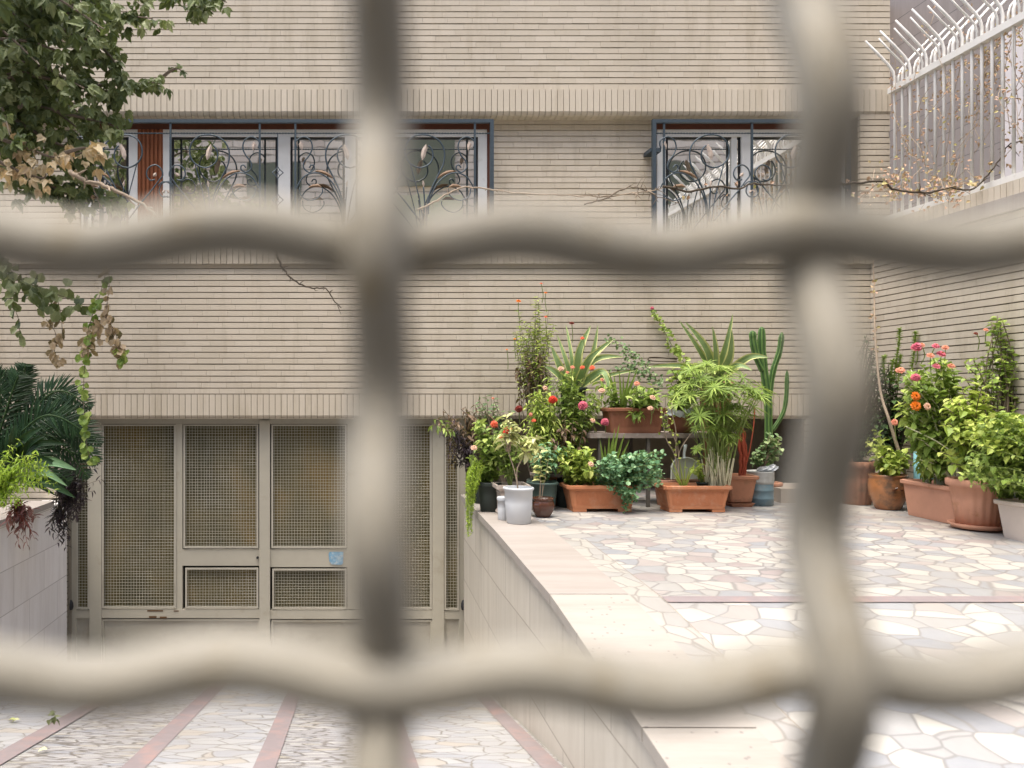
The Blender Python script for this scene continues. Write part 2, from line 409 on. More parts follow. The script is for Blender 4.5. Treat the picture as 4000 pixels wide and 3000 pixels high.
mb.build('wall', 'wall_stone_left', lw)
mb = MB(); mb.box(LX-.24, LX+.03, 4.05, 6.18, CZ-.88, CZ-.835); mb.build('coping_slab', 'coping_smooth', lw)
mb = MB(); mb.box(LX-.24, LX+.03, 1.2, 4.042, CZ-.88, CZ-.835); mb.build('coping_slab', 'coping_smooth', lw)
struct(MB().box(-7, LX-.24, 1.2, 6.52, CZ-1.3, CZ-.90).build('garden_bed', 'soil'))

# ------------------------------------------------------------------ brickwork
def bricks(mb, x0, x1, z0, z1, y, th=.03, course=.05, gap=.008, bl=.208, vg=.0014, side=None, holes=()):
    """rows of bricks on the plane y (or, with side, on the plane x=side running along y)"""
    nrow = int(round((z1-z0)/course)); course = (z1-z0)/nrow
    for r in range(nrow):
        wob = R.uniform(-.0007, .0007); za = z0+r*course+gap*.5+wob; zb = z0+(r+1)*course-gap*.5+wob
        off = (r % 2)*.5+(r % 3)*.17+R.random()*.06
        x = x0-bl*(off % 1)
        while x < x1:
            a, b = max(x, x0), min(x+bl-vg, x1)
            if b-a > .01:
                zm = (za+zb)/2; segs = [(a, b)]
                for hx0, hx1, hz0, hz1 in holes:
                    if hz0 < zm < hz1:
                        ns = []
                        for p, q in segs:
                            if q <= hx0 or p >= hx1: ns.append((p, q)); continue
                            if p < hx0: ns.append((p, hx0))
                            if q > hx1: ns.append((hx1, q))
                        segs = ns
                t = R.random(); o = R.uniform(-.0010, .0010); e = R.uniform(-.0006, .0006)
                for p, q in segs:
                    if side is None:
                        v = [(p, y+o, za+e), (q, y+o, za+e), (q, y+o, zb+e), (p, y+o, zb+e), (p, y+th, za), (q, y+th, za), (q, y+th, zb), (p, y+th, zb)]
                    else:
                        v = [(side+o, q, za+e), (side+o, p, za+e), (side+o, p, zb+e), (side+o, q, zb+e), (side+th, q, za), (side+th, p, za), (side+th, p, zb), (side+th, q, zb)]
                    mb.add(v, [(0, 1, 2, 3), (0, 4, 5, 1), (1, 5, 6, 2), (2, 6, 7, 3), (3, 7, 4, 0)], t)
            x += bl
def soldiers(mb, x0, x1, z0, z1, y, th=.03, pitch=.05, gap=.0045, nose=.0, side=None):
    x = x0
    while x < x1-.01:
        a, b = x+gap*.5, min(x+pitch-gap*.5, x1); t = R.random(); o = R.uniform(-.001, .001)
        pr = [(y+th, z0+.004), (y+nose, z0+.002), (y+.004+nose*.3, z0+nose*.45+.004), (y, z0+nose+.01), (y, z1), (y+th, z1)] if nose else [(y+th, z0), (y, z0), (y, z1), (y+th, z1)]
        if side is None: va = [(a, q+o, z) for q, z in pr]; vb = [(b, q+o, z) for q, z in pr]
        else: va = [(side+(q-y)+o, b, z) for q, z in pr]; vb = [(side+(q-y)+o, a, z) for q, z in pr]
        n = len(pr)
        fs = [(i, n+i, n+i+1, i+1) for i in range(n-1)]+[tuple(range(n)), tuple(reversed(range(n, 2*n)))]
        mb.add(va+vb, fs, t); x += pitch
XL, XR = -4.6, 4.525
zb0, zb1 = CZ-.205, CZ+.0         # lower soldier band
wz0, wz1 = CZ+1.30, CZ+2.325      # window strip
GX0, GX1 = (150-CX)/F*FY, (1005-CX)/F*FY
house = thing('brick_house', 'cream brick house front with grilled windows above a wire mesh garage door', 'house', (0, FY, -1.1))
mb = MB()
bricks(mb, XL, XR, zb1+.003, CZ+1.10, FY)
bricks(mb, XL, XR, CZ+2.54, CZ+4.54, FY)
mb.build('brick_wall', 'brick_cream', house)
mb = MB(); bricks(mb, 3.82, XR, CZ-1.02, zb0, FY); mb.build('brick_wall', 'brick_cream', house)
mb = MB(); bricks(mb, XL, GX0-.02, CZ-1.02, zb0, FY)
mb.build('brick_wall', 'brick_cream', house)
mb = MB(); bricks(mb, XL, GX0-.02, CZ-2.4, CZ-1.02, FY); mb.build('brick_wall', 'brick_cream', house)
mb = MB()                                     # backing of mortar
mb.box(XL, XR, FY+.009, FY+.3, zb1, CZ+1.10)
mb.box(XL, XR, FY+.009, FY+.3, CZ+2.54, CZ+4.6)
mb.box(XL, GX0-.02, FY+.009, FY+.3, CZ-2.4, zb0)
mb.box(3.83, XR, FY+.009, FY+.3, CZ-1.05, zb0); mb.box(3.80, 3.826, FY+.02, FY+.62, CZ-1.05, zb0+.1)
mb.box(.99, 3.798, FY+.55, FY+.6, CZ-1.05, zb0+.1); mb.box(.99, 3.798, FY+.03, FY+.54, zb0+.02, zb0+.1)
mb.box(XL, XR, FY+.006, FY+.3, zb0+.012, zb1)
mb.box(XL, XR, FY+.006, FY+.3, CZ+2.335, CZ+2.54)
mb.box(XL, XR, FY+.006, FY+.3, CZ+1.10, wz0-.02)
mb.build('mortar', 'mortar', house)
mb = MB(); soldiers(mb, XL, XR, zb0, zb1, FY-.004, nose=.02, th=.05); mb.build('soldier_band', 'brick_cream', house)
mb = MB(); soldiers(mb, XL, XR, CZ+2.322, CZ+2.54, FY-.012, nose=.024, th=.14); mb.build('soldier_band', 'brick_cream', house)
mb = MB(); soldiers(mb, XL, XR, CZ+1.085, wz0, FY-.03, th=.22); mb.build('sill_band', 'brick_cream', house)
PY = FY+.12
def wxp(px, d=PY): return (px-CX)/F*d
pa, pb = wxp(1067), wxp(1408)
mb = MB(); bricks(mb, pa, pb, wz0, CZ+2.34, PY); mb.box(pa+.004, pb-.004, PY+.009, PY+.3, wz0, CZ+2.36)
o = mb.build('pier', 'brick_cream', house)
mb = MB(); bricks(mb, XL, wxp(170), wz0, CZ+2.34, PY); mb.build('pier', 'brick_cream', house)
mb = MB(); bricks(mb, wxp(1838), XR, wz0, CZ+2.34, FY); mb.build('pier', 'brick_cream', house)
mb = MB(); mb.box(XL, wxp(170)-.004, PY+.009, PY+.3, wz0, CZ+2.36); mb.box(wxp(1838)+.004, XR, FY+.009, FY+.4, wz0, CZ+2.36)
mb.box(XL, XR, PY+.45, PY+.5, wz0-.3, CZ+2.5)
mb.build('inner_wall', 'mortar', house)
# windows
def fr(mb, x0, x1, y0p, y1p, d, dep=.05):
    a = P(x0, y1p, d); b = P(x1, y0p, d); mb.box(a.x, b.x, d, d+dep, a.z, b.z)
BOT = 520
def window(x0, x1, tops, stile, label, panes, wood=True):
    d = FY+.15
    mb = MB(); fr(mb, x0, x1, 278, 295, d, .055); fr(mb, x0, x1, BOT-14, BOT, d, .055)
    for a, b in stile: fr(mb, a, b, 295, BOT-14, d-.004, .06)
    w = mb.build('window', 'white_frame', house); w['label'] = label
    for a, b in panes:
        mb = MB(); q = P(a-2, BOT-12, d+.03); r = P(b+2, 290, d+.03)
        mb.box(q.x, r.x, d+.03, d+.036, q.z, r.z); mb.build('pane', 'window_glass', w)
        mb = MB()
        for u0, u1, v0, v1 in ((a, a+5, 295, BOT-14), (b-5, b, 295, BOT-14), (a+5, b-5, 295, 299)): fr(mb, u0, u1, v0, v1, d+.016, .02)
        mb.build('gasket', 'black', w)
    return w
window(176, 297, 0, ((176, 196), (278, 297)), 'narrow white window left of the fluted red panel', ((196, 278),))
window(352, 1052, 0, ((352, 370), (600, 627), (745, 768), (1033, 1052)), 'long white framed window in three lights', ((370, 600), (627, 745), (768, 1033)))
window(1420, 1836, 0, ((1420, 1438), (1602, 1621), (1816, 1836)), 'white framed window right of the brick pier', ((1438, 1602), (1621, 1816)))
mb = MB(); d = FY+.14
fr(mb, 297, 352, 278, BOT, d+.01, .05)
for q in range(6): fr(mb, 299+q*9, 303.5+q*9, 279, BOT, d-.004, .02)
mb.build('fluted_panel', 'wood_red', house)
mb = MB(); fr(mb, 170, 1060, 262, 279, d+.002, .06); fr(mb, 1052.5, 1059, 279, BOT, d+.002, .05); mb.build('window_head', 'wood_dark', house)
mb = MB(); fr(mb, 1412, 1838, 264, 279, d+.002, .06); mb.build('window_head', 'wood_dark', house)
# second sash visible in right window
mb = MB(); fr(mb, 1580, 1592, 296, BOT-14, FY+.165, .012); mb.build('sash_rail', 'white_frame', house)

# wrought grilles
def motif(c, s, mbs, d=FY-.035):
    """scrolls of one bay: c centre column in px, s side of the S curve"""
    K = 1/(3.687*1.8083)
    def Q(x, y): return P(c+s*(x-605)*K, 237.8+y*K, d)
    def cur(pts, r=.0062): mbs['scroll'].tube(smooth_path([Q(*p) for p in pts], 5), r, 6)
    cur([(620, 1700), (620, 1400), (680, 1150), (790, 920), (862, 760), (868, 580), (790, 440), (640, 362), (450, 372), (330, 480), (306, 640), (380, 770), (520, 830), (650, 780), (705, 680), (690, 570), (640, 510)], .0068)
    cur([(640, 1500), (660, 1290), (770, 1060), (920, 930), (1060, 905), (1190, 960), (1262, 1060), (1296, 1130)])
    cur([(1290, 550), (1300, 450), (1200, 385), (1100, 430), (1068, 540), (1110, 650), (1180, 740), (1192, 830), (1120, 895), (1050, 862), (1043, 808), (1080, 792), (1112, 830)])
    cur([(1250, 1120), (1230, 1230), (1120, 1300), (1000, 1270), (925, 1190), (925, 1130)], .005)
    cur([(120, 1000), (190, 1010), (240, 930), (210, 830), (110, 790), (30, 850), (10, 940), (60, 1010), (150, 1130), (330, 1350), (520, 1600)])
    cur([(-70, 1240), (10, 1250), (60, 1170), (20, 1060), (-80, 1030), (-150, 1090)], .0055)
    cur([(380, 770), (430, 960), (510, 1280), (560, 1600)], .005)
    cur([(570, 1110), (585, 1300), (600, 1600)], .006)
    # leaves and buds
    def blade(pts, w, which):
        mb = MB()
        pts = [Q(*p) for p in pts]; n = len(pts)-1
        for side in (1, -1):
            vs = []
            for i, p in enumerate(pts):
                ww = w*math.sin(PI*(i+.12)/(n+.3))*(1+.25*(i % 2)); dr = (pts[min(i+1, n)]-pts[max(i-1, 0)]).normalized()
                pe = Vector((-dr.z, 0, dr.x)); vs += [p+Vector((0, -.006, 0)), p+pe*ww*side+Vector((0, .004, 0))]
            mb.add(vs, [(2*i, 2*i+1, 2*i+3, 2*i+2) for i in range(n)], R.random())
        mbs[which].append(mb)
    blade([(740, 1000), (800, 955), (860, 915), (930, 892), (1000, 880), (1030, 878)], .013, 'leaf')
    blade([(610, 490), (600, 540), (575, 600), (565, 660), (555, 720)], .020, 'petal')
    blade([(1230, 450), (1235, 490), (1225, 530), (1215, 570)], .017, 'petal')
    blade([(930, 1110), (990, 1085), (1060, 1090), (1120, 1110)], .014, 'leaf')
    blade([(100, 900), (120, 930), (150, 950)], .014, 'petal'); blade([(560, 1010), (570, 1060), (575, 1110)], .009, 'petal')
    blade([(-30, 1150), (0, 1180), (20, 1190)], .012, 'petal')
def grille(x0, x1, verts, cents, label):
    mb = MB(); d = FY-.045
    fr(mb, x0, x1, 257, 264.5, d, .03); fr(mb, x0, x0+8, 264.5, BOT-2, d, .03); fr(mb, x1-8, x1, 264.5, BOT-2, d, .03); fr(mb, x0, x1, BOT-2, BOT+5, d, .03)
    g = mb.build('window_grille', 'iron_blue', house); g['label'] = label
    for v in verts: mb = MB(); fr(mb, v-2.2, v+2.2, 264.5, BOT-2, d+.006, .012); mb.build('upright', 'iron_blue', g)
    mb = MB(); a = P(x0+8, 288, d+.012); b = P(x1-8, 288, d+.012)
    n = int((b.x-a.x)/.012); mb.tube([a+(b-a)*(i/n) for i in range(n+1)], [.0065 if i % 2 else .0045 for i in range(n+1)], 6)
    mb.build('twisted_bar', 'iron_blue', g)
    mbs = {k_: MB() for k_ in ('scroll', 'leaf', 'petal')}
    for c, s in cents:
        mbs = {'scroll': MB(), 'leaf': [], 'petal': []}; motif(c, s, mbs)
        mbs['scroll'].build('scroll', 'iron_blue', g, True)
        for q in mbs['leaf']: q.build('leaf', 'copper_leaf', g)
        for q in mbs['petal']: q.build('bud', 'pale_petal', g)
    return g
g = grille(180, 1067, (368, 561, 638, 830, 1026), ((262, -1), (455, 1), (744, -1), (920, 1)), 'long dark blue scrollwork grille with rusty leaves')
mb = MB()
for yy in (373, 432):
    for sg in (1, -1):
        for sv in (1, -1):
            mb.tube(smooth_path([P(600, yy+sv*13, FY-.04), P(600+sg*4, yy+sv*7, FY-.04), P(600+sg*12, yy, FY-.04)]), .004, 5)
            mb.tube(smooth_path([P(600+sg*4, yy+sv*7, FY-.04), P(600, yy, FY-.04)]), .003, 5)
mb.tube([P(600, 288, FY-.04), P(600, 360, FY-.04)], .004, 5); mb.tube([P(600, 386, FY-.04), P(600, 419, FY-.04)], .004, 5); mb.tube([P(600, 445, FY-.04), P(600, 518, FY-.04)], .004, 5)
mb.build('diamond_rod', 'iron_blue', g)
g2 = grille(1410, 1838, (1435, 1625, 1815), ((1530, -1), (1720, 1)), 'shorter scrollwork grille right of the brick pier')
mb = MB(); mb.box(wxp(1390), wxp(1413), FY-.03, PY, P(0, 330, FY).z, P(0, 322, FY).z); mb.build('fixing_lug', 'iron_blue', g2)

# garage door
GY = FY+.11
GB = 1450
mb = MB()
def gf(a, b, t, u, dy=0, dep=.05): fr(mb, a, b, t, u, GY+dy, dep)
gf(140, 1018, 903, 912); gf(150, 164, 912, GB); gf(992, 1006, 912, GB)
gf(193, 219, 912, GB, -.012, .07); gf(934, 959, 912, GB, -.012, .07)
gf(164, 193, 1318, 1335); gf(959, 992, 1320, 1337)
for a, b in ((380, 394), (750, 778)): gf(a, b, 915, 1316)
gf(560, 583, 908, GB, -.016, .07)
gf(219, 560, 1316, 1335, -.004); gf(583, 934, 1318, 1337, -.004)
gf(394, 560, 1187, 1222); gf(583, 750, 1187, 1225)
gf(219, 560, 912, 916, 0); gf(583, 934, 912, 916, 0)
gd = mb.build('garage_door', 'gate_paint', house); gd['label'] = 'wide beige garage door with wire mesh panels'
mb = MB()                                   # glazing beads round the mesh panels
PAN = [(165, 192, 914, 1316), (221, 379, 917, 1314), (397, 557, 917, 1184), (401, 557, 1227, 1314), (587, 748, 917, 1184), (589, 748, 1229, 1316), (780, 932, 917, 1316), (961, 991, 914, 1318)]
for a, b, t, u in PAN:
    for q in ((a-1, b+1, t, t+3.5), (a-1, b+1, u-3.5, u), (a-1, a+3, t+3.5, u-3.5), (b-3, b+1, t+3.5, u-3.5)): fr(mb, *q, GY-.008, .012)
mb.build('bead', 'gate_panel', gd)
for a, b, t, u in PAN:
    mb = MB(); A = P(a, u, GY+.012); B = P(b, t, GY+.012); st = .0243
    nx = int((B.x-A.x)/st); nzv = int((B.z-A.z)/st)
    for i in range(1, nx+1):
        x = A.x+i*st+R.uniform(-.001, .001); xb = x+R.uniform(-.003, .003)
        mb.tube([(x, GY+.012, A.z), (lerp(x, xb, .5)+R.uniform(-.002, .002), GY+.014, (A.z+B.z)/2), (xb, GY+.012, B.z)], .0016, 4, cap=False)
    for i in range(1, nzv+1):
        z = A.z+i*st+R.uniform(-.001, .001)
        mb.tube([(A.x, GY+.015, z), ((A.x+B.x)/2, GY+.017, z+R.uniform(-.003, .003)), (B.x, GY+.015, z+R.uniform(-.002, .002))], .0016, 4, cap=False)
    mb.build('wire_mesh', 'wire', gd)
    mb = MB(); mb.box(A.x, B.x, GY+.034, GY+.04, A.z, B.z); mb.build('frosted_glass', 'gate_glass', gd)
for a, b, t, u in ((165, 192, 1336, GB), (224, 556, 1341, GB), (590, 930, 1343, GB), (962, 991, 1338, GB)):
    mb = MB(); fr(mb, a, b, t, u, GY+.02, .02); mb.build('kick_panel', 'gate_panel', gd)
    mb = MB()
    for q in ((a-3, b+3, t-4, t), (a-4, a, t, GB), (b, b+4, t, GB)): fr(mb, *q, GY-.001+.004, .02)
    mb.build('panel_trim', 'gate_paint', gd)
mb = MB(); c = P(556, 1205, GY-.02)
mb.tube([c, c+Vector((0, .03, 0))], .010, 14); mb.build('keyhole', 'black', gd)
mb = MB(); A = P(709, 1220, GY-.004); B = P(742, 1192, GY-.004)
mb.add([(A.x+.012, A.y, B.z), (B.x, A.y, B.z), (B.x-.004, A.y, A.z+.012), (B.x-.02, A.y, A.z), (A.x+.03, A.y, A.z+.004), (A.x+.01, A.y, A.z+.03), (A.x+.004, A.y, B.z-.02)], [tuple(range(7))])
mb.add([(x+.0, A.y-.003, z) for x, y, z in mb.v[:7]], [tuple(reversed(range(7)))]); mb.build('blue_tape', 'blue_tape', gd)
mb = MB()
for a, b, t, u in ((318, 352, 1318, 1321), (322, 338, 1331, 1335), (345, 360, 1332, 1336), (375, 386, 1319, 1321)): fr(mb, a, b, t, u, GY-.0065, .004)
mb.build('rust_stain', 'rust', gd)
for px_ in (152, 1002):
    mb = MB(); c = P(px_, 1308, GY-.03); mb.lathe((c.x, c.y, c.z-.04), [(.0, 0), (.02, .005), (.026, .03), (.024, .06), (.012, .085), (0, .09)], 12); mb.build('door_stop', 'black', gd, True)
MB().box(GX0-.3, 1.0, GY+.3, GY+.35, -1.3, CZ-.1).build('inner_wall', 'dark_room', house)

# right boundary wall
bw_ = thing('boundary_wall', 'cream brick side wall right of the terrace, carrying the white railing', 'wall', (4.4, 4, .3))
WX = 4.36
mb = MB(); bricks(mb, 1.2, FY-.004, CZ-1.2, CZ+1.20, 0, side=WX); mb.build('brick_wall', 'brick_side', bw_)
mb = MB(); mb.box(WX+.009, WX+.24, 1.2, FY-.01, CZ-1.3, CZ+1.40); mb.build('mortar', 'mortar', bw_)
mb = MB(); soldiers(mb, 1.2, FY-.004, CZ+1.30, CZ+1.40, 0, side=WX-.004); mb.build('soldier_band', 'brick_side', bw_)
MB().box(WX-.03, WX+.02, 1.2, FY-.02, CZ+1.20, CZ+1.298).build('coping_band', 'coping_smooth', bw_)
rail = thing('railing', 'white spiked railing of curved bars on top of the brick side wall', 'railing', (4.46, 4, CZ+1.4))
MB().box(4.42, 4.50, 2.5, 6.5, CZ+1.402, CZ+1.462).build('bottom_rail', 'white_rail', rail)
MB().box(4.428, 4.492, 2.5, 6.45, CZ+2.46, CZ+2.51).build('top_rail', 'white_rail', rail)
nb = 0
yb = 6.41
while yb > 2.55:
    sgn = -1 if nb % 2 == 0 else 1
    x = 4.46; z = CZ+1.455
    pts = [(x, yb, z), (x, yb, CZ+2.455), (x, yb, CZ+2.58), (x+sgn*.015, yb, CZ+2.63), (x+sgn*.05, yb, CZ+2.68), (x+sgn*.13, yb, CZ+2.765), (x+sgn*.24, yb, CZ+2.88)]
    mb = MB(); mb.tube(pts, [.011]*6+[.007], 8); mb.build('picket', 'white_rail', rail, True)
    if True:
        mb = MB(); y2 = yb-.044; sg = -sgn
        mb.tube([(x, y2, CZ+2.50), (x, y2, CZ+2.57), (x+sg*.015, y2, CZ+2.62), (x+sg*.05, y2, CZ+2.66), (x+sg*.13, y2, CZ+2.74), (x+sg*.22, y2, CZ+2.84)], [.0085]*5+[.006], 6)
        mb.build('spike', 'white_rail', rail, True)
    nb += 1; yb -= .088

# neighbour building behind the railing
nbld = thing('neighbour_building', 'grey clad building behind the white railing', 'building', (6, 7, 0))
MB().box(5.9, 9, 3.2, 15, -1.3, 7.5).build('wall', 'neighbor_clad', nbld)
MB().box(5.2, 5.93, 8.6, 15, CZ+4.0, CZ+4.25).build('balcony_slab', 'cladding', nbld)
MB().box(5.84, 5.9, 5.9, 7.0, CZ+.6, CZ+3.3).build('door_panel', 'cladding_light', nbld)
MB().box(XR+.02, 5.9, 10.5, 10.8, -1.3, 6.5).build('rear_wall', 'cladding', nbld)

# building across the street, mirrored in the windows
ob = thing('facing_building', 'pale apartment front across the street, seen mirrored in the window glass', 'building', (0, -7, 0))
mb = MB(); bricks(mb, -10, 16, 0, 12, 0, course=.19, gap=.03, bl=.8, vg=.02); 
mb2 = MB(); mb2.v = [(x, -7.0-y, z) for x, y, z in mb.v]; mb2.f = mb.f; mb2.t = mb.t; mb2.build('wall', 'facing_brick', ob)
MB().box(-30, 36, -7.6, -7.015, 0, 12).build('mortar', 'mortar_light', ob)
for (a, b, c_, d_, mt) in ((-5.6, -5.0, 4.5, 8, 'shutter'), (1.2, 2.8, 6.6, 8.6, 'shutter'), (7, 9, 4.5, 7.2, 'shutter'), (11, 12.6, 3, 7.4, 'shutter'), (-2.6, -1.2, 4.4, 7.2, 'shutter')):
    MB().box(a, b, -6.99, -6.9, c_, d_).build('window', mt, ob)
for (a, b, c_, d_) in ((.2, 2.9, 5.0, 6.2), (-3.2, -.9, 3.2, 4.1), (6.6, 9.4, 3.4, 4.4)):
    MB().box(a, b, -6.9, -6.2, c_, d_).build('balcony', 'balcony_cream', ob)

for i, x in enumerate((-16, 22)):  # unseen blocks added at both street ends to shut out low sky
    e = thing('side_sky_block', ['unseen block added to cut low sky light from the left', 'unseen block added to cut low sky light from the right'][i], 'building', (x, -2, 0), 'added blocks against low side light')
    MB().box(x-4, x+4, -6.9, .8, 0, 9).build('wall', 'beige_stone', e)
# ------------------------------------------------------------------ foreground lattice
lat = thing('lattice_fence', 'out of focus cream crimped wire lattice right in front of the camera', 'fence', (0, .22, 0))
LD = .22; U = LD/F
def ax(px): return (px-CX)*U
def az(py): return CZ+(HY-py)*U
RAD = 71*U
def hw(py, dark, ph):
    mb = MB(); pts = []
    x = ax(-4200)
    while x < ax(6200):
        px_ = CX+x/U
        w = math.cos(2*PI*(px_-200)/618)
        yy = py+22*w
        pts.append((x, LD+.004*math.sin(2*PI*(px_-ph)/1900), az(yy))); x += 26*U
    mb.tube(pts, RAD*.98, 20); return mb
for i, py in enumerate([-3290, -2340, -1390, -440, 519, 1463, 2408, 3358, 4300]):
    hw(py, 0, 820+950*(i % 2)).build('horizontal_wire', 'bar_paint', lat, True)
VX = [-3930, -2980, -2030, -1085, -130, 818, 1772, 2720, 3670, 4620]
for i, px_ in enumerate(VX):
    ph = 700 if i % 2 == 1 else 985
    mb = MB(); pts = []; py = 4600
    while py > -3500:
        sx = 8*math.sin(2*PI*(py-ph)/615+.5)
        drift = (22*(py-830)/830 if i == 6 else 4*(py-830)/830)
        pts.append((ax(px_+sx+drift), LD-.0015+.0068*math.sin(2*PI*(py-ph)/615), az(py))); py -= 26
    mb.tube(pts, RAD*.95, 20); mb.build('vertical_wire', 'bar_paint', lat, True)

# ------------------------------------------------------------------ plants
def rv(s=1): return Vector((R.gauss(0, s), R.gauss(0, s), R.gauss(0, s)))
def ell(cx, cy, rx, ry, d, dd=.12, up=False):
    while True:
        a, b = R.uniform(-1, 1), R.uniform(-1, 1)
        if a*a+b*b <= 1: break
    return P(cx+a*rx, cy+b*ry, d+R.uniform(-dd, dd))
def shoots(ml, ms, base, tips, nl, L, W, kind=0, t0=.2, droop=.35, r0=.004, sag=.0, lift=.35, jit=.012, tl=None, hang=0, ls=1.0):
    L *= 1.15; W *= 1.32; nl = int(nl*1.35)+1
    for tp in tips:
        b = Vector(base)+Vector((R.uniform(-1, 1)*jit, R.uniform(-1, 1)*jit, 0))
        v = tp-b; mid = b+v*.5+Vector((-v.x*.18, -v.y*.18, v.length*.10*(1-sag)))+rv(v.length*.04)
        path = smooth_path([b, mid, tp], 6)
        ms.tube(path, [lerp(r0, r0*.4, i/(len(path)-1)) for i in range(len(path))], 5)
        cl = R.uniform(-.22, .22)
        for q in range(nl):
            t = lerp(t0, 1, (q+R.random()*.6)/nl); t = min(t, 1)
            idx = t*(len(path)-1); i0 = min(int(idx), len(path)-2); p = path[i0].lerp(path[i0+1], idx-i0)
            dr = (path[i0+1]-path[i0]).normalized(); ang = q*2.4+R.uniform(-.5, .5)
            u = dr.orthogonal().normalized(); w = dr.cross(u)
            out = u*math.cos(ang)+w*math.sin(ang)
            d = out+dr*lift+Vector((0, 0, -hang))+rv(.15)
            sc = R.uniform(.5, 1.15)*ls
            tt = min(1, max(0, R.gauss(.42, .26)+cl+(.25*(t-.5) if tl is None else tl*(t-.5))))
            ml.leaf(p, d, Vector((0, 0, 1))+rv(.25), L*sc, W*sc, tt, droop*R.uniform(.4, 1.4), kind)
def finish(root, ml, ms, lm, sm, ln='foliage', sn='stem'):
    if ms and ms.v: ms.build(sn, sm, root, True)
    if ml and ml.v: ml.build(ln, lm, root)
def zinnia(root, c, r, mat, facing=None, double=False, stem_to=None):
    r *= 1.15; mb = MB(); f = (facing or Vector((R.uniform(-.4, .2), -.75, R.uniform(.35, .9)))).normalized()
    u = f.orthogonal().normalized(); w = f.cross(u)
    rings = ((11, 1.0, .0, .2), (9, .68, .18, .1)) if not double else ((14, 1, -.12, .35), (13, .86, .10, .2), (11, .66, .28, .1), (8, .42, .42, 0))
    for n, s, lift, dr in rings:
        for k_ in range(n):
            a = 2*PI*(k_+R.random()*.3)/n; o = u*math.cos(a)+w*math.sin(a)
            mb.leaf(c+f*r*lift, o+f*lift*.5, f, r*s*R.uniform(.88, 1.05), r*.48, R.uniform(0, .6), dr, 2)
    o = mb.build('flower', mat, root)
    if not double:
        mc = MB()
        for k_ in range(6): mc.leaf(c+f*r*.14+rv(r*.05), f+rv(.4), u, r*.30, r*.26, 1, 0, 2)
        mc.build('flower_centre', mat, o)
    if stem_to is not None:
        s = MB(); s.tube(smooth_path([c, c.lerp(stem_to, .5)+rv(.01), stem_to], 4), .0028, 5); s.build('flower_stalk', 'stem_green', root)
    return o
def pot_round(root, c, rt, rb, h, mat, flute=0, nf=0, rim=.012, rimh=.03, saucer=None, soil=True, name='pot', prof2=None, n=32):
    pr = prof2 or [(rb*.9, 0), (rb, .004), (lerp(rb, rt, .55)*1.01, h*.55), (rt-.004, h-rimh), (rt+rim*.3, h-rimh), (rt+rim, h-rimh+.006), (rt+rim, h-.005), (rt+rim*.5, h), (rt-.008, h), (rt-.012, h-.05)]
    mb = MB(); mb.lathe(c, pr, n if not flute else 96, flute=flute, nf=nf); po = mb.build(name, mat, root, True)
    if soil: MB().lathe((c[0], c[1], c[2]), [(0, h-.035), (rt-.011, h-.03)], 24).build('soil', 'soil', root) if False else MB().lathe((c[0], c[1], c[2]+h-.045), [(rt-.011, 0), (rt*.6, .012), (.001, .016)], 24).build('soil', 'soil', po)
    if saucer: mb = MB(); mb.lathe((c[0], c[1], c[2]-.0), [(saucer*.85, 0), (saucer, .03), (saucer-.006, .03), (saucer*.85, .008)], 28); mb.build('saucer', mat, root, True)
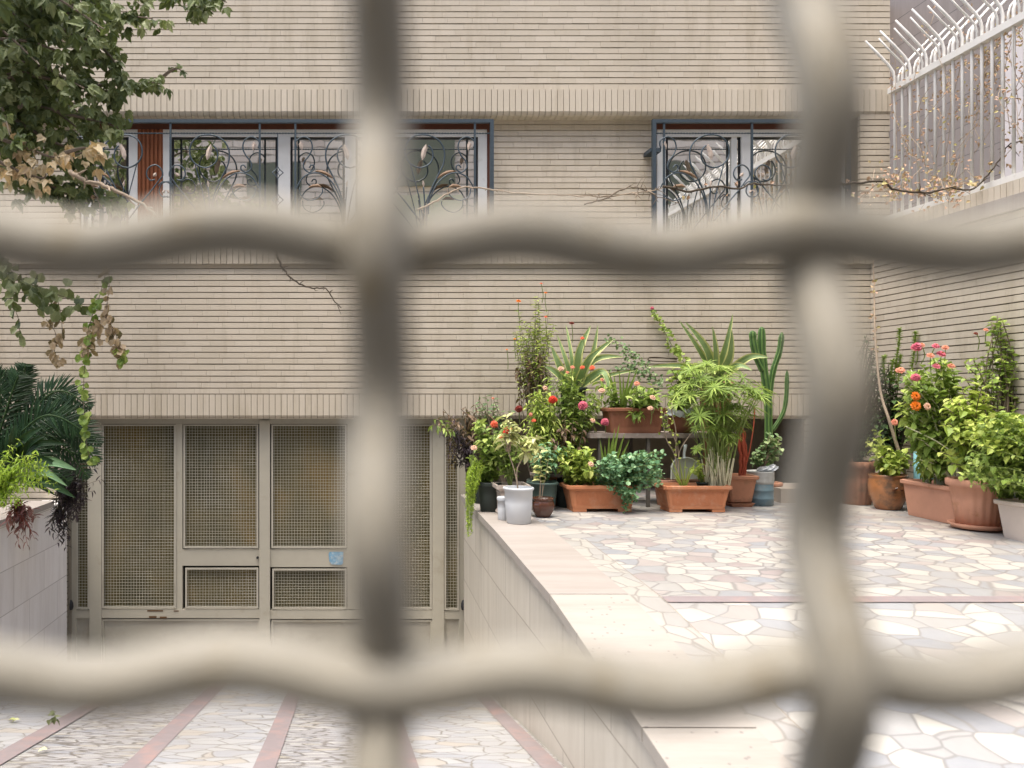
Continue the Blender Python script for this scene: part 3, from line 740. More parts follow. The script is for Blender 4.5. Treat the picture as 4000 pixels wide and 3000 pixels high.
def planter(root, cx, y, z, w, dp, h, mat, rot=0, feet=True, ribs=True, rimo=.016, taper=.86):
    """rectangular planter: front face at y, centre cx; built round its own centre then turned"""
    M_ = Matrix.Translation((cx, y+dp/2, z)) @ Matrix.Rotation(rot, 4, 'Z')
    mb = MB(); z0 = .022 if feet else 0
    def ring(ww, dd, zz, r=.012):
        a, b = ww/2, dd/2; r = min(r, a*.4)
        return [(x, yy, zz) for x, yy in ((-a+r, -b), (a-r, -b), (a, -b+r), (a, b-r), (a-r, b), (-a+r, b), (-a, b-r), (-a, -b+r))]
    secs = [(taper, z0), (lerp(taper, 1, .15), z0+h*.08), (lerp(taper, 1, .16)+.006, z0+h*.13), (lerp(taper, 1, .25), z0+h*.2), (1-.01, h-.03)]
    rs = [ring(w*s, dp*s, q) for s, q in secs]
    rs += [ring(w+rimo, dp+rimo, h-.028), ring(w+2*rimo, dp+2*rimo, h-.022, .02), ring(w+2*rimo, dp+2*rimo, h-.004, .02), ring(w+rimo, dp+rimo, h, .02), ring(w-.015, dp-.015, h), ring(w-.03, dp-.03, h-.05)]
    vs = [p for r_ in rs for p in r_]; n = 8
    fs = [(i*n+k_, i*n+(k_+1) % n, (i+1)*n+(k_+1) % n, (i+1)*n+k_) for i in range(len(rs)-1) for k_ in range(n)]+[tuple(reversed(range(n)))]
    mb.add(vs, fs)
    if ribs:
        nr = int(w/.012)
        for k_ in range(nr):
            x = lerp(-w*.40, w*.40, k_/(nr-1)); s = .93
            y0 = -dp*lerp(taper, 1, .3)/2; y1 = -dp*.98/2
            mb.add([(x*.95-.003, y0+.001, h*.26), (x*.95+.003, y0+.001, h*.26), (x+.003, y1+.001, h-.045), (x-.003, y1+.001, h-.045), (x*.95, y0-.003, h*.26), (x, y1-.003, h-.045)], [(0, 4, 5, 3), (4, 1, 2, 5)])
    if feet:
        for sx in (-1, 1):
            a, b = sorted((sx*w*taper*.5, sx*w*taper*.27)); mb.box(a, b, -dp*taper*.49, dp*taper*.49, 0, z0+.004)
    mb.v = [tuple(M_ @ Vector(p)) for p in mb.v]; po = mb.build('planter_box', mat, root)
    sb = MB(); nx = 14
    g_ = [[(lerp(-w/2+.016, w/2-.016, i/nx), yy, h-.035+R.uniform(-.004, .006)) for yy in (-dp/2+.016, 0, dp/2-.016)] for i in range(nx+1)]
    for i in range(nx):
        for j in range(2): sb.quad(g_[i][j], g_[i+1][j], g_[i+1][j+1], g_[i][j+1])
    sb.v = [tuple(M_ @ Vector(p)) for p in sb.v]; sb.build('soil', 'soil', po)
    return M_
def floor_pt(px, d): return Vector(((px-CX)/F*d, d, tz(d)))
def agave_leaf(mb, base, tip, W, bend=Vector((0, 0, .1)), n=9, up=Vector((0, -1, .2))):
    mid = (base+tip)*.5+bend; path = smooth_path([base, mid, tip], n)
    L = len(path)-1; rows = []
    for i, p in enumerate(path):
        t = i/L; w = W*(.55+.9*t)*(1-t)**.6 if t > .35 else W*(.75+.35*t/.35*.9)
        w = W*min(1, .7+t*1.2)*max(0.02, (1-t**2.2))
        dr = (path[min(i+1, L)]-path[max(i-1, 0)]).normalized(); sd = dr.cross(up)
        sd = sd.normalized() if sd.length > .05 else dr.orthogonal().normalized(); nn = sd.cross(dr)
        rows.append([p-sd*w*.5+nn*w*.2, p-sd*w*.34+nn*w*.05, p, p+sd*w*.34+nn*w*.05, p+sd*w*.5+nn*w*.2])
    for i in range(L):
        for j, t in ((0, 1), (1, R.uniform(.05, .3)), (2, R.uniform(.1, .4)), (3, 1)):
            mb.add([rows[i][j], rows[i][j+1], rows[i+1][j+1], rows[i+1][j]], [(0, 1, 2, 3)], t)

Z = lambda px, py, d: P(px, py, d)
# --- white pot with variegated fig
d = 5.1; b = floor_pt(1120, d)+Vector((0, 0, .012))
t = thing('potted_fig', 'slim variegated fig in a plain white pot standing on the cream coping', 'potted plant', b)
pot_round(t, b, .094, .076, .232, 'white_plastic', rim=.005, rimh=.016)
ml, ms = MB(), MB(); s0 = b+Vector((0, 0, .19))
br = [Z(1103, 1020, d), Z(1108, 985, d)]
ms.tube(smooth_path([s0, Z(1112, 1020, d), Z(1098, 975, d), Z(1088, 935, d)], 5), [.006, .005, .004, .004]+[.0035]*12, 6)
ms.tube(smooth_path([s0, Z(1118, 1010, d), Z(1150, 965, d), Z(1160, 940, d)], 5), .0038, 6)
shoots(ml, ms, Z(1098, 975, d), [ell(1098, 920, 34, 32, d, .08) for _ in range(11)], 5, .062, .030, droop=.55, t0=.35, r0=.003)
shoots(ml, ms, Z(1140, 980, d), [ell(1152, 962, 30, 32, d, .07) for _ in range(8)], 4, .066, .032, droop=.6, t0=.4, r0=.003)
finish(t, ml, ms, 'leaf_variegated', 'bark_pale')
# small white tub
b = floor_pt(1087, 5.22)+Vector((0, 0, .012)); t = thing('plastic_tub', 'small white tub wedged behind the plain white pot', 'tub', b)
pot_round(t, b, .038, .034, .14, 'white_plastic', rim=.002, rimh=.012, soil=False, name='body'); MB().lathe((b.x, b.y, b.z+.138), [(.041, 0), (.041, .012), (.036, .016), (.001, .016)], 24).build('lid', 'white_plastic', t)
# beige ceramic square pot
d = 5.47; b = floor_pt(1102, d)+Vector((0, 0, .012))
t = thing('potted_rose', 'leafy plant with coral red blooms in a beige glazed square pot', 'potted plant', b)
mb = MB(); mb.lathe(b, [(.115, 0), (.128, .012), (.108, .03), (.112, .14), (.122, .15), (.116, .165), (.14, .178), (.162, .186), (.165, .212), (.145, .212), (.135, .17)], 4); mb2 = mb
mb2.v = [tuple(Matrix.Translation(b) @ Matrix.Rotation(0, 4, 'Z') @ Matrix.Translation(-b) @ Vector(v)) for v in mb.v]; mb2.build('pot', 'beige_ceramic', t)
MB().lathe((b.x, b.y, b.z+.185), [(.138, 0), (.001, .01)], 4).build('soil', 'soil', t)
ml, ms = MB(), MB()
shoots(ml, ms, b+Vector((0, 0, .2)), [ell(1078, 950, 55, 50, d+.05, .15) for _ in range(22)]+[Z(1068, 905, d), Z(1095, 925, d), Z(1035, 912, d), Z(1030, 960, d)], 8, .05, .028, r0=.004)
finish(t, ml, ms, 'leaf_green', 'stem_green')
for px_, py, r, mt, db in ((1068, 915, .026, 'pet_coral', 1), (1097, 931, .036, 'pet_red', 1), (1082, 942, .018, 'pet_coral', 0), (1109, 936, .014, 'pet_salmon', 0), (1024, 967, .022, 'pet_peach', 0), (1147, 895, .013, 'pet_salmon', 1), (1153, 908, .014, 'pet_coral', 0)):
    zinnia(t, Z(px_, py, d-.12), r, mt, double=bool(db), stem_to=Z(px_+R.uniform(-8, 8), py+40, d))
# brown glazed bowl
d = 5.42; b = floor_pt(1173, d)+Vector((0, 0, .002)); t = thing('potted_sprig', 'small variegated sprig in a round dark brown glazed pot with wavy rim', 'potted plant', b)
mb = MB(); mb.lathe(b, [(.045, 0), (.05, .006), (.07, .04), (.078, .075), (.070, .105), (.062, .115), (.074, .128), (.068, .132), (.056, .115)], 48, flute=.03, nf=9); mb.build('pot', 'brown_glaze', t, True)
MB().lathe((b.x, b.y, b.z+.1), [(.057, 0), (.001, .006)], 20).build('soil', 'soil', t)
ml, ms = MB(), MB(); shoots(ml, ms, b+Vector((-.02, 0, .1)), [Z(1162, 1020, d), Z(1172, 1005, d), Z(1155, 1012, d), Z(1185, 990, d), Z(1168, 975, d)], 4, .055, .03, droop=.5, t0=.5, r0=.0025)
finish(t, ml, ms, 'leaf_variegated', 'bark_pale')
# teal pot behind
d = 5.75; b = floor_pt(1172, d); t = thing('potted_herb', 'dark green leafed bushy plant in a wide dark teal pot behind the brown bowl', 'potted plant', b)
pot_round(t, b, .108, .085, .205, 'teal_plastic', rim=.008, rimh=.018)
ml, ms = MB(), MB(); shoots(ml, ms, b+Vector((0, 0, .18)), [ell(1185, 990, 45, 38, d, .12) for _ in range(26)], 8, .042, .024, r0=.003)
finish(t, ml, ms, 'leaf_teal', 'stem_green')
# dark pot far left with green leaves, hanging fern
d = 5.62; b = floor_pt(1058, d); t = thing('potted_shrub', 'bushy green plant in a black pot at the coping corner', 'potted plant', b)
pot_round(t, b, .085, .065, .22, 'dark_plastic', rim=.006)
ml, ms = MB(), MB(); shoots(ml, ms, b+Vector((0, 0, .2)), [ell(1050, 985, 42, 55, d, .12) for _ in range(34)]+[ell(1040, 930, 25, 28, d, .1) for _ in range(8)], 9, .048, .028, r0=.004)
finish(t, ml, ms, 'leaf_green', 'stem_green')
d = 5.6; b = Z(1022, 1012, d); t = thing('trailing_fern', 'feathery green fern trailing over the corner of the retaining wall', 'fern', b)
ml, ms = MB(), MB()
for q in range(34):
    x = R.uniform(1008, 1034); y1 = R.uniform(1060, 1158) if x < 1028 else R.uniform(1050, 1090); dd = d-.0+R.uniform(-.07, .05)
    a = Z(x+R.uniform(4, 16), 1005+R.uniform(-8, 10), dd); path = smooth_path([a, Z(x, 1040, dd-.03), Z(1016+(x-1020)*.5, y1, dd)], 10)
    ms.tube(path, .0015, 4)
    for p in path:
        for _ in range(5): ml.leaf(p+rv(.004), rv(.5)+Vector((0, 0, -.5)), Vector((0, -1, 0)), R.uniform(.014, .026), .004, R.random(), .3, 1)
finish(t, ml, ms, 'leaf_lime', 'stem_green', 'frond')
t = thing('potted_tradescantia', 'dark purple trailing plant hanging beside the coping corner near the garage door', 'potted plant', floor_pt(1040, 6.05))
pot_round(t, floor_pt(1040, 6.05), .08, .06, .2, 'dark_plastic')
ml, ms = MB(), MB(); shoots(ml, ms, Z(1020, 1000, 6.0), [ell(990, 975, 26, 48, 5.95, .1) for _ in range(22)]+[ell(975, 935, 30, 35, 5.95, .1) for _ in range(8)], 10, .045, .014, kind=1, r0=.003)
finish(t, ml, ms, 'leaf_purple', 'bark_dark')
t = thing('withered_shrub', 'brown withered shrub with curled dry leaves left of the coral blooms', 'shrub', floor_pt(1062, 6.2))
ml, ms = MB(), MB(); bb = floor_pt(1062, 6.2)
shoots(ml, ms, bb, [ell(985, 905, 45, 30, 6.15, .12) for _ in range(12)]+[ell(1020, 900, 40, 30, 6.15, .12) for _ in range(10)], 7, .05, .02, kind=1, t0=.55, droop=.9, r0=.006, hang=.5)
finish(t, ml, ms, 'leaf_dry', 'bark')
ml, ms = MB(), MB(); shoots(ml, ms, Z(1000, 950, 6.0), [Z(938, 905, 5.9), Z(930, 918, 5.9), Z(960, 930, 5.9), Z(945, 925, 5.9)], 4, .06, .02, kind=1, t0=.6, hang=.8)
ml.build('young_leaf', 'leaf_green', t); ms.build('stem', 'bark', t)
t = thing('climbing_shrub', 'thin grey green shrub against the soldier bricks above the withered shrub', 'shrub', floor_pt(1090, 6.35))
ml, ms = MB(), MB(); shoots(ml, ms, floor_pt(1090, 6.35), [ell(1060, 880, 45, 28, 6.35, .1) for _ in range(16)]+[Z(1040, 872, 6.35), Z(1066, 862, 6.35)], 8, .04, .018, t0=.5, r0=.005)
finish(t, ml, ms, 'leaf_blue', 'bark'); zinnia(t, Z(1065, 860, 6.3), .012, 'pet_salmon')

# shelf / bench behind
sh = thing('plant_bench', 'long weathered plank bench holding planters against the brick wall', 'bench', (2.3, 6.2, tz(6.2)))
zt = Z(0, 934, 6.0).z
A = Z(1262, 0, 6).x; B = Z(1512, 0, 6).x
MB().box(A, B, 5.85, 6.05, zt-.035, zt).build('plank', 'plank', sh); MB().box(A-.02, B+.3, 6.06, 6.27, zt-.037, zt-.003).build('plank', 'plank', sh)
for x in (A+.08, (A+B)/2, B-.05): 
    MB().box(x-.012, x+.012, 5.87, 5.895, tz(6), zt-.035).build('leg', 'iron_leg', sh); MB().box(x-.012, x+.012, 6.23, 6.255, tz(6), zt-.037).build('leg', 'iron_leg', sh)
sh2 = thing('low_plank', 'low weathered plank on bricks behind the front row of planters', 'plank', (2, 5.95, tz(6)))
zt2 = Z(0, 1022, 6.0).z
MB().box(Z(1150, 0, 6).x, Z(1300, 0, 6).x, 5.92, 6.08, zt2-.02, zt2).build('board', 'plank', sh2)
MB().box(Z(1170, 0, 6).x, Z(1200, 0, 6).x, 5.95, 6.06, tz(6), zt2-.02).build('brick', 'terracotta_old', sh2)
MB().box(Z(1262, 0, 6).x, Z(1290, 0, 6).x, 5.95, 6.06, tz(6), zt2-.02).build('brick', 'terracotta_old', sh2)
bk = thing('empty_planter', 'old terracotta trough behind the dustpan', 'planter', floor_pt(1480, 6.0))
planter(bk, Z(1478, 0, 5.9).x, 5.88, tz(5.9), .36, .16, .20, 'terracotta_pink', feet=False, ribs=False)

# upper brown planter
X0, X1 = Z(1308, 0, 5.9).x, Z(1436, 0, 5.9).x
t = thing('planter', 'brown planter with aloe and peach zinnias standing on the plank bench', 'planter', ((X0+X1)/2, 5.95, zt))
planter(t, (X0+X1)/2, 5.86, zt, X1-X0-.02, .17, Z(0, 881, 5.86).z-zt, 'brown_plastic', feet=False)
ml, ms = MB(), MB(); bz = zt+.13
for i in range(16):
    a = Vector(((X0+X1)/2-.10+R.uniform(-.03, .03), 5.94, bz)); ml_t = Z(1345+R.uniform(-38, 38), R.uniform(790, 845), 5.9+R.uniform(-.08, .1))
    agave_leaf(ml, a, ml_t, .022, Vector((0, 0, .02)), 5)
for k_ in range(len(ml.t)): ml.t[k_] = R.uniform(.1, .5)
ml.build('aloe_foliage', 'leaf_green', t)
ml = MB()
for bx in (.05, .12, .18, -.02):
    shoots(ml, ms, Vector(((X0+X1)/2+bx, 5.93, bz)), [ell(1380+bx*90, 855, 34, 26, 5.86, .1) for _ in range(7)], 8, .05, .026, r0=.003)
shoots(ml, ms, Vector((X0+.1, 5.93, bz)), [ell(1300, 850, 30, 26, 5.9, .1) for _ in range(8)], 8, .05, .026)
shoots(ml, ms, Vector((X0+.25, 5.9, bz)), [Z(1372, 905, 5.80), Z(1385, 900, 5.8), Z(1362, 895, 5.8)], 6, .045, .024)
finish(t, ml, ms, 'leaf_green', 'stem_green')
for px_, py, r, mt in ((1300, 843, .023, 'pet_peach'), (1376, 828, .02, 'pet_salmon'), (1410, 858, .022, 'pet_peach'), (1405, 881, .021, 'pet_peach'), (1301, 820, .014, 'pet_salmon')):
    zinnia(t, Z(px_, py, 5.74), r, mt, stem_to=Z(px_, py+35, 5.8))
# dark pot on bench right with film
b = Vector((Z(1470, 0, 5.98).x, 5.98, zt)); t = thing('potted_ivy', 'sprawling ivy like plant in a dark pot wrapped in clear film on the bench', 'potted plant', b)
pot_round(t, b, .10, .085, .16, 'brown_plastic')
mb = MB(); 
for q in range(9):
    p = Z(1440+q*9, 893+R.uniform(-5, 5), 5.86); mb.leaf(p, Vector((1, R.uniform(-.5, .2), R.uniform(-.5, .5))), Vector((0, -1, .2)), .06, .05, .5, .3, 2)
mb.build('clear_film', 'plastic_film', t)
ml, ms = MB(), MB(); shoots(ml, ms, b+Vector((0, 0, .14)), [ell(1475, 835, 38, 45, 5.9, .15) for _ in range(40)]+[ell(1500, 800, 50, 22, 5.95, .1) for _ in range(16)], 8, .045, .034, kind=0, r0=.004)
finish(t, ml, ms, 'leaf_green', 'bark')
t = thing('climbing_vine', 'leafy green vine climbing the brick wall with a pink flower at its tip', 'vine', Z(1490, 800, 6.45))
ml, ms = MB(), MB(); path = smooth_path([Z(1490, 800, 6.4), Z(1472, 775, 6.45), Z(1448, 740, 6.5), Z(1430, 705, 6.52), Z(1418, 685, 6.52), Z(1409, 668, 6.52)], 8)
ms.tube(path, .003, 5)
for i, p in enumerate(path):
    s = lerp(1.2, .5, i/len(path))
    for _ in range(R.choice((1, 2, 4))): ml.leaf(p+rv(.02*s), Vector((R.uniform(-1, 1), -.3, R.uniform(-.9, .5))), Vector((R.gauss(0, .4), -1, R.gauss(.3, .4))), .038*s*R.uniform(.6, 1.2), .034*s, R.uniform(.2, 1), .2, 2)
finish(t, ml, ms, 'leaf_green', 'stem_green'); zinnia(t, Z(1409, 665, 6.46), .014, 'pet_pink', double=True)
hk = MB(); hk.tube(smooth_path([Z(1462, 776, 6.5), Z(1420, 772, 6.48), Z(1402, 773, 6.46), Z(1404, 779, 6.46), Z(1440, 781, 6.48), Z(1462, 780, 6.5)], 5), .005, 6)
tag(hk.build('wall_hook', 'bark_dark', None), 'flat dark metal loop fixed to the bricks beside the climbing vine', 'hook')
t = thing('wall_creeper', 'sparse creeper trailing down the bricks between the two agaves', 'vine', Z(1420, 830, 6.45))
ml, ms = MB(), MB()
for pth in ([(1315, 737), (1340, 745), (1362, 762), (1385, 780), (1405, 805), (1425, 835)], [(1345, 760), (1370, 790), (1395, 812), (1430, 825)], [(1330, 800), (1360, 790), (1385, 805)]):
    path = smooth_path([Z(x, y, 6.42) for x, y in pth], 6); ms.tube(path, .002, 4)
    for p in path:
        for _ in range(3): ml.leaf(p+rv(.018), rv(.6)+Vector((0, -.4, -.2)), Vector((0, -1, .5)), .03, .022, R.random(), .2)
finish(t, ml, ms, 'leaf_blue', 'bark')

# tall zinnia shrub by the wall
b = Vector((Z(1160, 0, 6.25).x, 6.25, tz(6.2))); t = thing('tall_shrub', 'tall slender shrub with dried lower leaves and tiny orange flowers against bricks', 'shrub', b)
ml, ms = MB(), MB(); md = MB()
tips = [ell(1155, 735, 42, 45, 6.2, .12) for _ in range(30)]+[ell(1175, 700, 26, 25, 6.2, .1) for _ in range(8)]+[Z(1120, 672, 6.2), Z(1162, 640, 6.2), Z(1164, 655, 6.2), Z(1158, 648, 6.2), Z(1196, 700, 6.2), Z(1112, 716, 6.2), Z(1112, 740, 6.2), Z(1185, 670, 6.2), Z(1130, 690, 6.2)]
shoots(ml, ms, b, tips, 20, .042, .013, kind=1, t0=.55, r0=.0035, hang=.1)
shoots(md, ms, b, [ell(1150, 790, 40, 38, 6.2, .1) for _ in range(18)], 12, .042, .017, t0=.7, droop=.8, hang=.9)
finish(t, ml, ms, 'leaf_bright', 'bark'); md.build('dry_foliage', 'leaf_dry', t)
for px_, py, r, mt in ((1120, 650, .02, 'pet_orange'), (1169, 612, .011, 'pet_coral'), (1179, 632, .012, 'pet_orange'), (1179, 684, .013, 'pet_coral'), (1112, 732, .010, 'pet_orange'), (1095, 755, .009, 'pet_orange'), (1235, 698, .02, 'pet_darkred')):
    zinnia(t, Z(px_, py, 6.08), r, mt, facing=Vector((0, -.4, .8)), stem_to=Z(px_+2, py+42, 6.15))
# agave 1
b = Vector((Z(1238, 0, 6.2).x, 6.2, Z(0, 842, 6.2).z)); t = thing('agave', 'yellow edged agave left of the brown planter, two long leaves arching right', 'agave', b)
pz = MB(); pot_round(t, (b.x, b.y, zt), .10, .08, b.z-zt+.02, 'dark_plastic')
mb = MB()
for tx, ty, w, bx, bz, dd in ((1276, 703, .055, -.05, .03, 0), (1292, 701, .04, .03, -.03, -.02), (1203, 722, .035, -.01, 0, .1), (1222, 700, .03, 0, 0, .15), (1190, 745, .05, -.03, .02, .05), (1326, 732, .045, -.02, .06, -.05), (1300, 752, .055, -.02, .06, -.1), (1348, 770, .045, -.04, .10, -.1), (1318, 856, .05, .06, .16, -.18), (1375, 800, .03, .0, .03, 0), (1175, 790, .045, -.04, .04, 0)):
    mb = MB(); agave_leaf(mb, b+Vector((R.uniform(-.02, .02), R.uniform(-.02, .02), 0)), Z(tx, ty, 6.12+dd), w*1.45, Vector((bx, -.05, bz)), 8); mb.build('leaf', 'leaf_agave', t)
# agave 2
b = Vector((Z(1545, 0, 6.25).x, 6.25, Z(0, 825, 6.25).z)); t = thing('agave', 'yellow edged agave rising behind the umbrella sedge, upright pointed leaves', 'agave', b)
pot_round(t, (b.x, b.y, tz(6.25)), .12, .09, b.z-tz(6.25), 'terracotta_old')
mb = MB()
for tx, ty, w, bx, bz, dd in ((1465, 690, .04, 0, .0, 0), (1480, 695, .055, .02, .03, -.05), (1539, 705, .045, 0, 0, -.06), (1583, 678, .045, 0, 0, 0), (1581, 712, .055, .03, -.02, -.1), (1660, 772, .05, .02, .09, -.1), (1395, 792, .045, .05, .06, -.05), (1625, 800, .05, 0, .08, -.12)):
    mb = MB(); agave_leaf(mb, b+Vector((R.uniform(-.02, .02), R.uniform(-.02, .02), 0)), Z(tx, ty, 6.12+dd), w*1.45, Vector((bx, -.04, bz)), 8); mb.build('leaf', 'leaf_agave', t)
# central zinnia masses on ground
def zplant(name, label, px_, d, tipsets, lm, L=.052, W=.026, nl=9, pot=None, z0=None, kind=0, flowers=(), cat='potted plant', sm='stem_green', r0=.004, hang=0, t0=.2, group=None):
    b = floor_pt(px_, d)
    if z0 is not None: b.z = z0
    t = thing(name, label, cat, b, group)
    top = b.copy()
    if pot: pot_round(t, b, *pot[:3], pot[3], **(pot[4] if len(pot) > 4 else {})); top.z += pot[2]*.85
    ml, ms = MB(), MB()
    for cx_, cy_, rx, ry, n_ in tipsets: shoots(ml, ms, top, [ell(cx_, cy_, rx, ry, d, .13) for _ in range(n_)], nl, L, W, kind=kind, r0=r0, hang=hang, t0=t0)
    finish(t, ml, ms, lm, sm)
    for px2, py2, r, mt, db in flowers: zinnia(t, Z(px2, py2, d-.17), r, mt, double=bool(db), stem_to=Z(px2+R.uniform(-5, 5), py2+35, d-.08))
    return t
zplant('potted_balsam', 'tall yellow green narrow leafed plant between the coral blooms and the pink zinnias', 1170, 5.95, ((1165, 865, 34, 24, 26), (1170, 925, 42, 50, 56), (1190, 970, 26, 26, 16)), 'leaf_bright', .058, .017, 15, (.10, .08, .2, 'dark_plastic'), kind=1, hang=.5,
       flowers=((1194, 862, .032, 'pet_red', 1), (1121, 882, .027, 'pet_darkred', 1), (1178, 838, .019, 'pet_peach', 0)))
zplant('potted_zinnia', 'tall zinnia with a deep pink pompom bloom left of the brown planter', 1235, 6.0, ((1215, 850, 40, 36, 30), (1222, 815, 40, 18, 16), (1280, 870, 26, 36, 18), (1250, 910, 45, 30, 18)), 'leaf_green', .055, .022, 11, (.10, .08, .2, 'dark_plastic'), hang=.2,
       flowers=((1212, 796, .022, 'pet_peach', 0), (1226, 804, .014, 'pet_salmon', 0), (1237, 793, .016, 'pet_salmon', 0), (1258, 793, .017, 'pet_coral', 0), (1279, 794, .019, 'pet_coral', 0), (1259, 874, .035, 'pet_pink', 1), (1307, 910, .029, 'pet_pink', 1), (1281, 908, .02, 'pet_peach', 0), (1258, 730, .014, 'pet_coral', 0)))
zplant('withered_zinnia', 'withered brown stalks and leaves under the pompom zinnias', 1225, 5.9, ((1222, 925, 40, 45, 22),), 'leaf_dry', .05, .02, 8, (.09, .07, .18, 'dark_plastic'), hang=.8, t0=.35, cat='dead plant', sm='bark')
# orange planter 1
def oplanter(label, xa, xb, d, hh, mat='terracotta', dp=.20):
    X0, X1 = Z(xa, 0, d).x, Z(xb, 0, d).x; z = tz(d)+.002
    t = thing('planter', label, 'planter', ((X0+X1)/2, d+dp/2, z)); planter(t, (X0+X1)/2, d, z, X1-X0-.03, dp, hh, mat); return t, X0, X1, z+hh-.05
t, X0, X1, zz = oplanter('orange planter of lemon green zinnia and blue green stonecrop spilling over its front', 1225, 1381, 5.62, .19)
ml, ms = MB(), MB()
for bx in (.06, .13, .2):
    shoots(ml, ms, Vector((X0+bx, 5.72, zz)), [ell(1215+bx*230, 990, 30, 36, 5.65, .13) for _ in range(13)], 9, .048, .028, r0=.003)
ml.build('foliage', 'leaf_bright', t); ms.build('stem', 'stem_green', t)
ml, ms = MB(), MB()
for q in range(84):
    bx = R.uniform(.22, .5); tp = ell(1362, 1020, 74, 52, 5.58, .12)
    if q < 6: tp = Z(R.uniform(1348, 1380), R.uniform(1075, 1108), 5.52)
    elif q < 14: tp = ell(1415, 985, 28, 25, 5.6, .1)
    shoots(ml, ms, Vector((X0+bx, 5.70, zz)), [tp], 17, .029, .021, kind=2, t0=.3, lift=.15, droop=0, r0=.0035)
ml.build('stonecrop_foliage', 'leaf_teal', t); ms.build('stonecrop_stem', 'stem_green', t)
ml = MB()
for tx, ty in ((1316, 940), (1328, 925), (1338, 915), (1350, 935), (1345, 955), (1306, 960), (1296, 950), (1360, 950), (1322, 950)): agave_leaf(ml, Vector((X0+.33, 5.76, zz)), Z(tx, ty, 5.72), .028, Vector((0, 0, .01)), 5)
for k_ in range(len(ml.t)): ml.t[k_] = R.uniform(.2, .55)
ml.build('aloe_foliage', 'leaf_green', t); zinnia(t, Z(1277, 1002, 5.5), .02, 'pet_peach')
# orange planter 2 with umbrella sedge
t, X0, X1, zz = oplanter('orange ribbed planter with tall umbrella sedge and a small black nursery pot', 1434, 1583, 5.6, .19)
ml, ms, mst = MB(), MB(), MB()
for q in range(96):
    base = Vector((Z(R.uniform(1528, 1572), 0, 5.7).x, 5.7+R.uniform(-.03, .06), zz))
    tp = ell(1555, 850, 96, 68, 5.62, .22) if q < 66 else ell(1572, 915, 44, 42, 5.66, .12)
    if q in (67, 68): tp = Z(1505, 925+q % 2*45, 5.55)
    mid = Vector((lerp(base.x, tp.x, .35), lerp(base.y, tp.y, .4), lerp(base.z, tp.z, .55)))
    path = smooth_path([base, mid, tp], 6); ms.tube(path[3:], .0028, 5); mst.tube(path[:5], .004, 5)
    ax_ = (path[-1]-path[-3]).normalized(); u = ax_.orthogonal().normalized(); w = ax_.cross(u); nn = R.randint(14, 19); s = R.uniform(.7, 1.1)*(1 if q < 66 else .62); cl = R.uniform(.2, .8)
    for k_ in range(nn):
        a = 2*PI*k_/nn+R.uniform(-.15, .15); o = u*math.cos(a)+w*math.sin(a)
        ml.leaf(tp, o+ax_*R.uniform(.0, .5), ax_, .135*s*R.uniform(.75, 1.1), .013, min(1, max(0, cl+R.uniform(-.25, .25))), R.uniform(.15, .5), 1)
    for k_ in range(3): ml.leaf(path[R.randint(5, 10)]+rv(.01), rv(.5), Vector((0, 0, 1)), .07, .007, R.random()*.5, .3, 1)
ml.build('frond', 'leaf_green', t); ms.build('stem', 'stem_green', t); mst.build('pale_stalk', 'stem_pale', t)
bb = Vector((Z(1520, 0, 5.68).x, 5.70, zz-.02)); mb = MB(); mb.lathe(bb, [(.030, 0), (.038, .075), (.041, .076), (.041, .085), (.034, .085)], 20); mb.build('nursery_pot', 'dark_plastic', t, True)
ml, ms = MB(), MB(); shoots(ml, ms, bb+Vector((0, 0, .07)), [ell(1505, 1010, 22, 18, 5.62, .06) for _ in range(10)], 7, .026, .02, r0=.002)
for q in range(10): agave_leaf(ml, Vector((Z(1478, 0, 5.65).x, 5.66, zz)), Z(R.uniform(1440, 1505), R.uniform(985, 1030), 5.6), .012, Vector((0, 0, .01)), 4)
finish(t, ml, ms, 'leaf_bright', 'stem_green')
# dustpan
c = Z(1478, 1005, 5.82); t = thing('dustpan', 'pale grey dustpan standing handle up behind the ribbed orange planter', 'dustpan', c)
dd = 5.82; mb = MB()
out = [(1449, 1035), (1450, 1008), (1455, 995), (1465, 990), (1478, 988), (1492, 990), (1502, 996), (1507, 1008), (1508, 1035)]
vs = [Z(x, y, dd) for x, y in out]; n = len(vs)
mb.add(vs+[v+Vector((0, .008, 0)) for v in vs], [tuple(range(n)), tuple(reversed(range(n, 2*n)))]+[(i, i+1, n+i+1, n+i) for i in range(n-1)])
mb.tube([v+Vector((0, -.012, 0)) for v in vs], .006, 6); mb.build('pan', 'dustpan', t)
mb = MB(); mb.tube(smooth_path([Z(1478, 990, dd-.01), Z(1478, 980, dd-.01), Z(1480, 968, dd-.01), Z(1481, 960, dd-.01)], 4), [.016, .012, .010, .009, .009, .009, .010, .010, .011, .012, .013, .013, .010], 10); mb.build('handle', 'dustpan_handle', t, True)
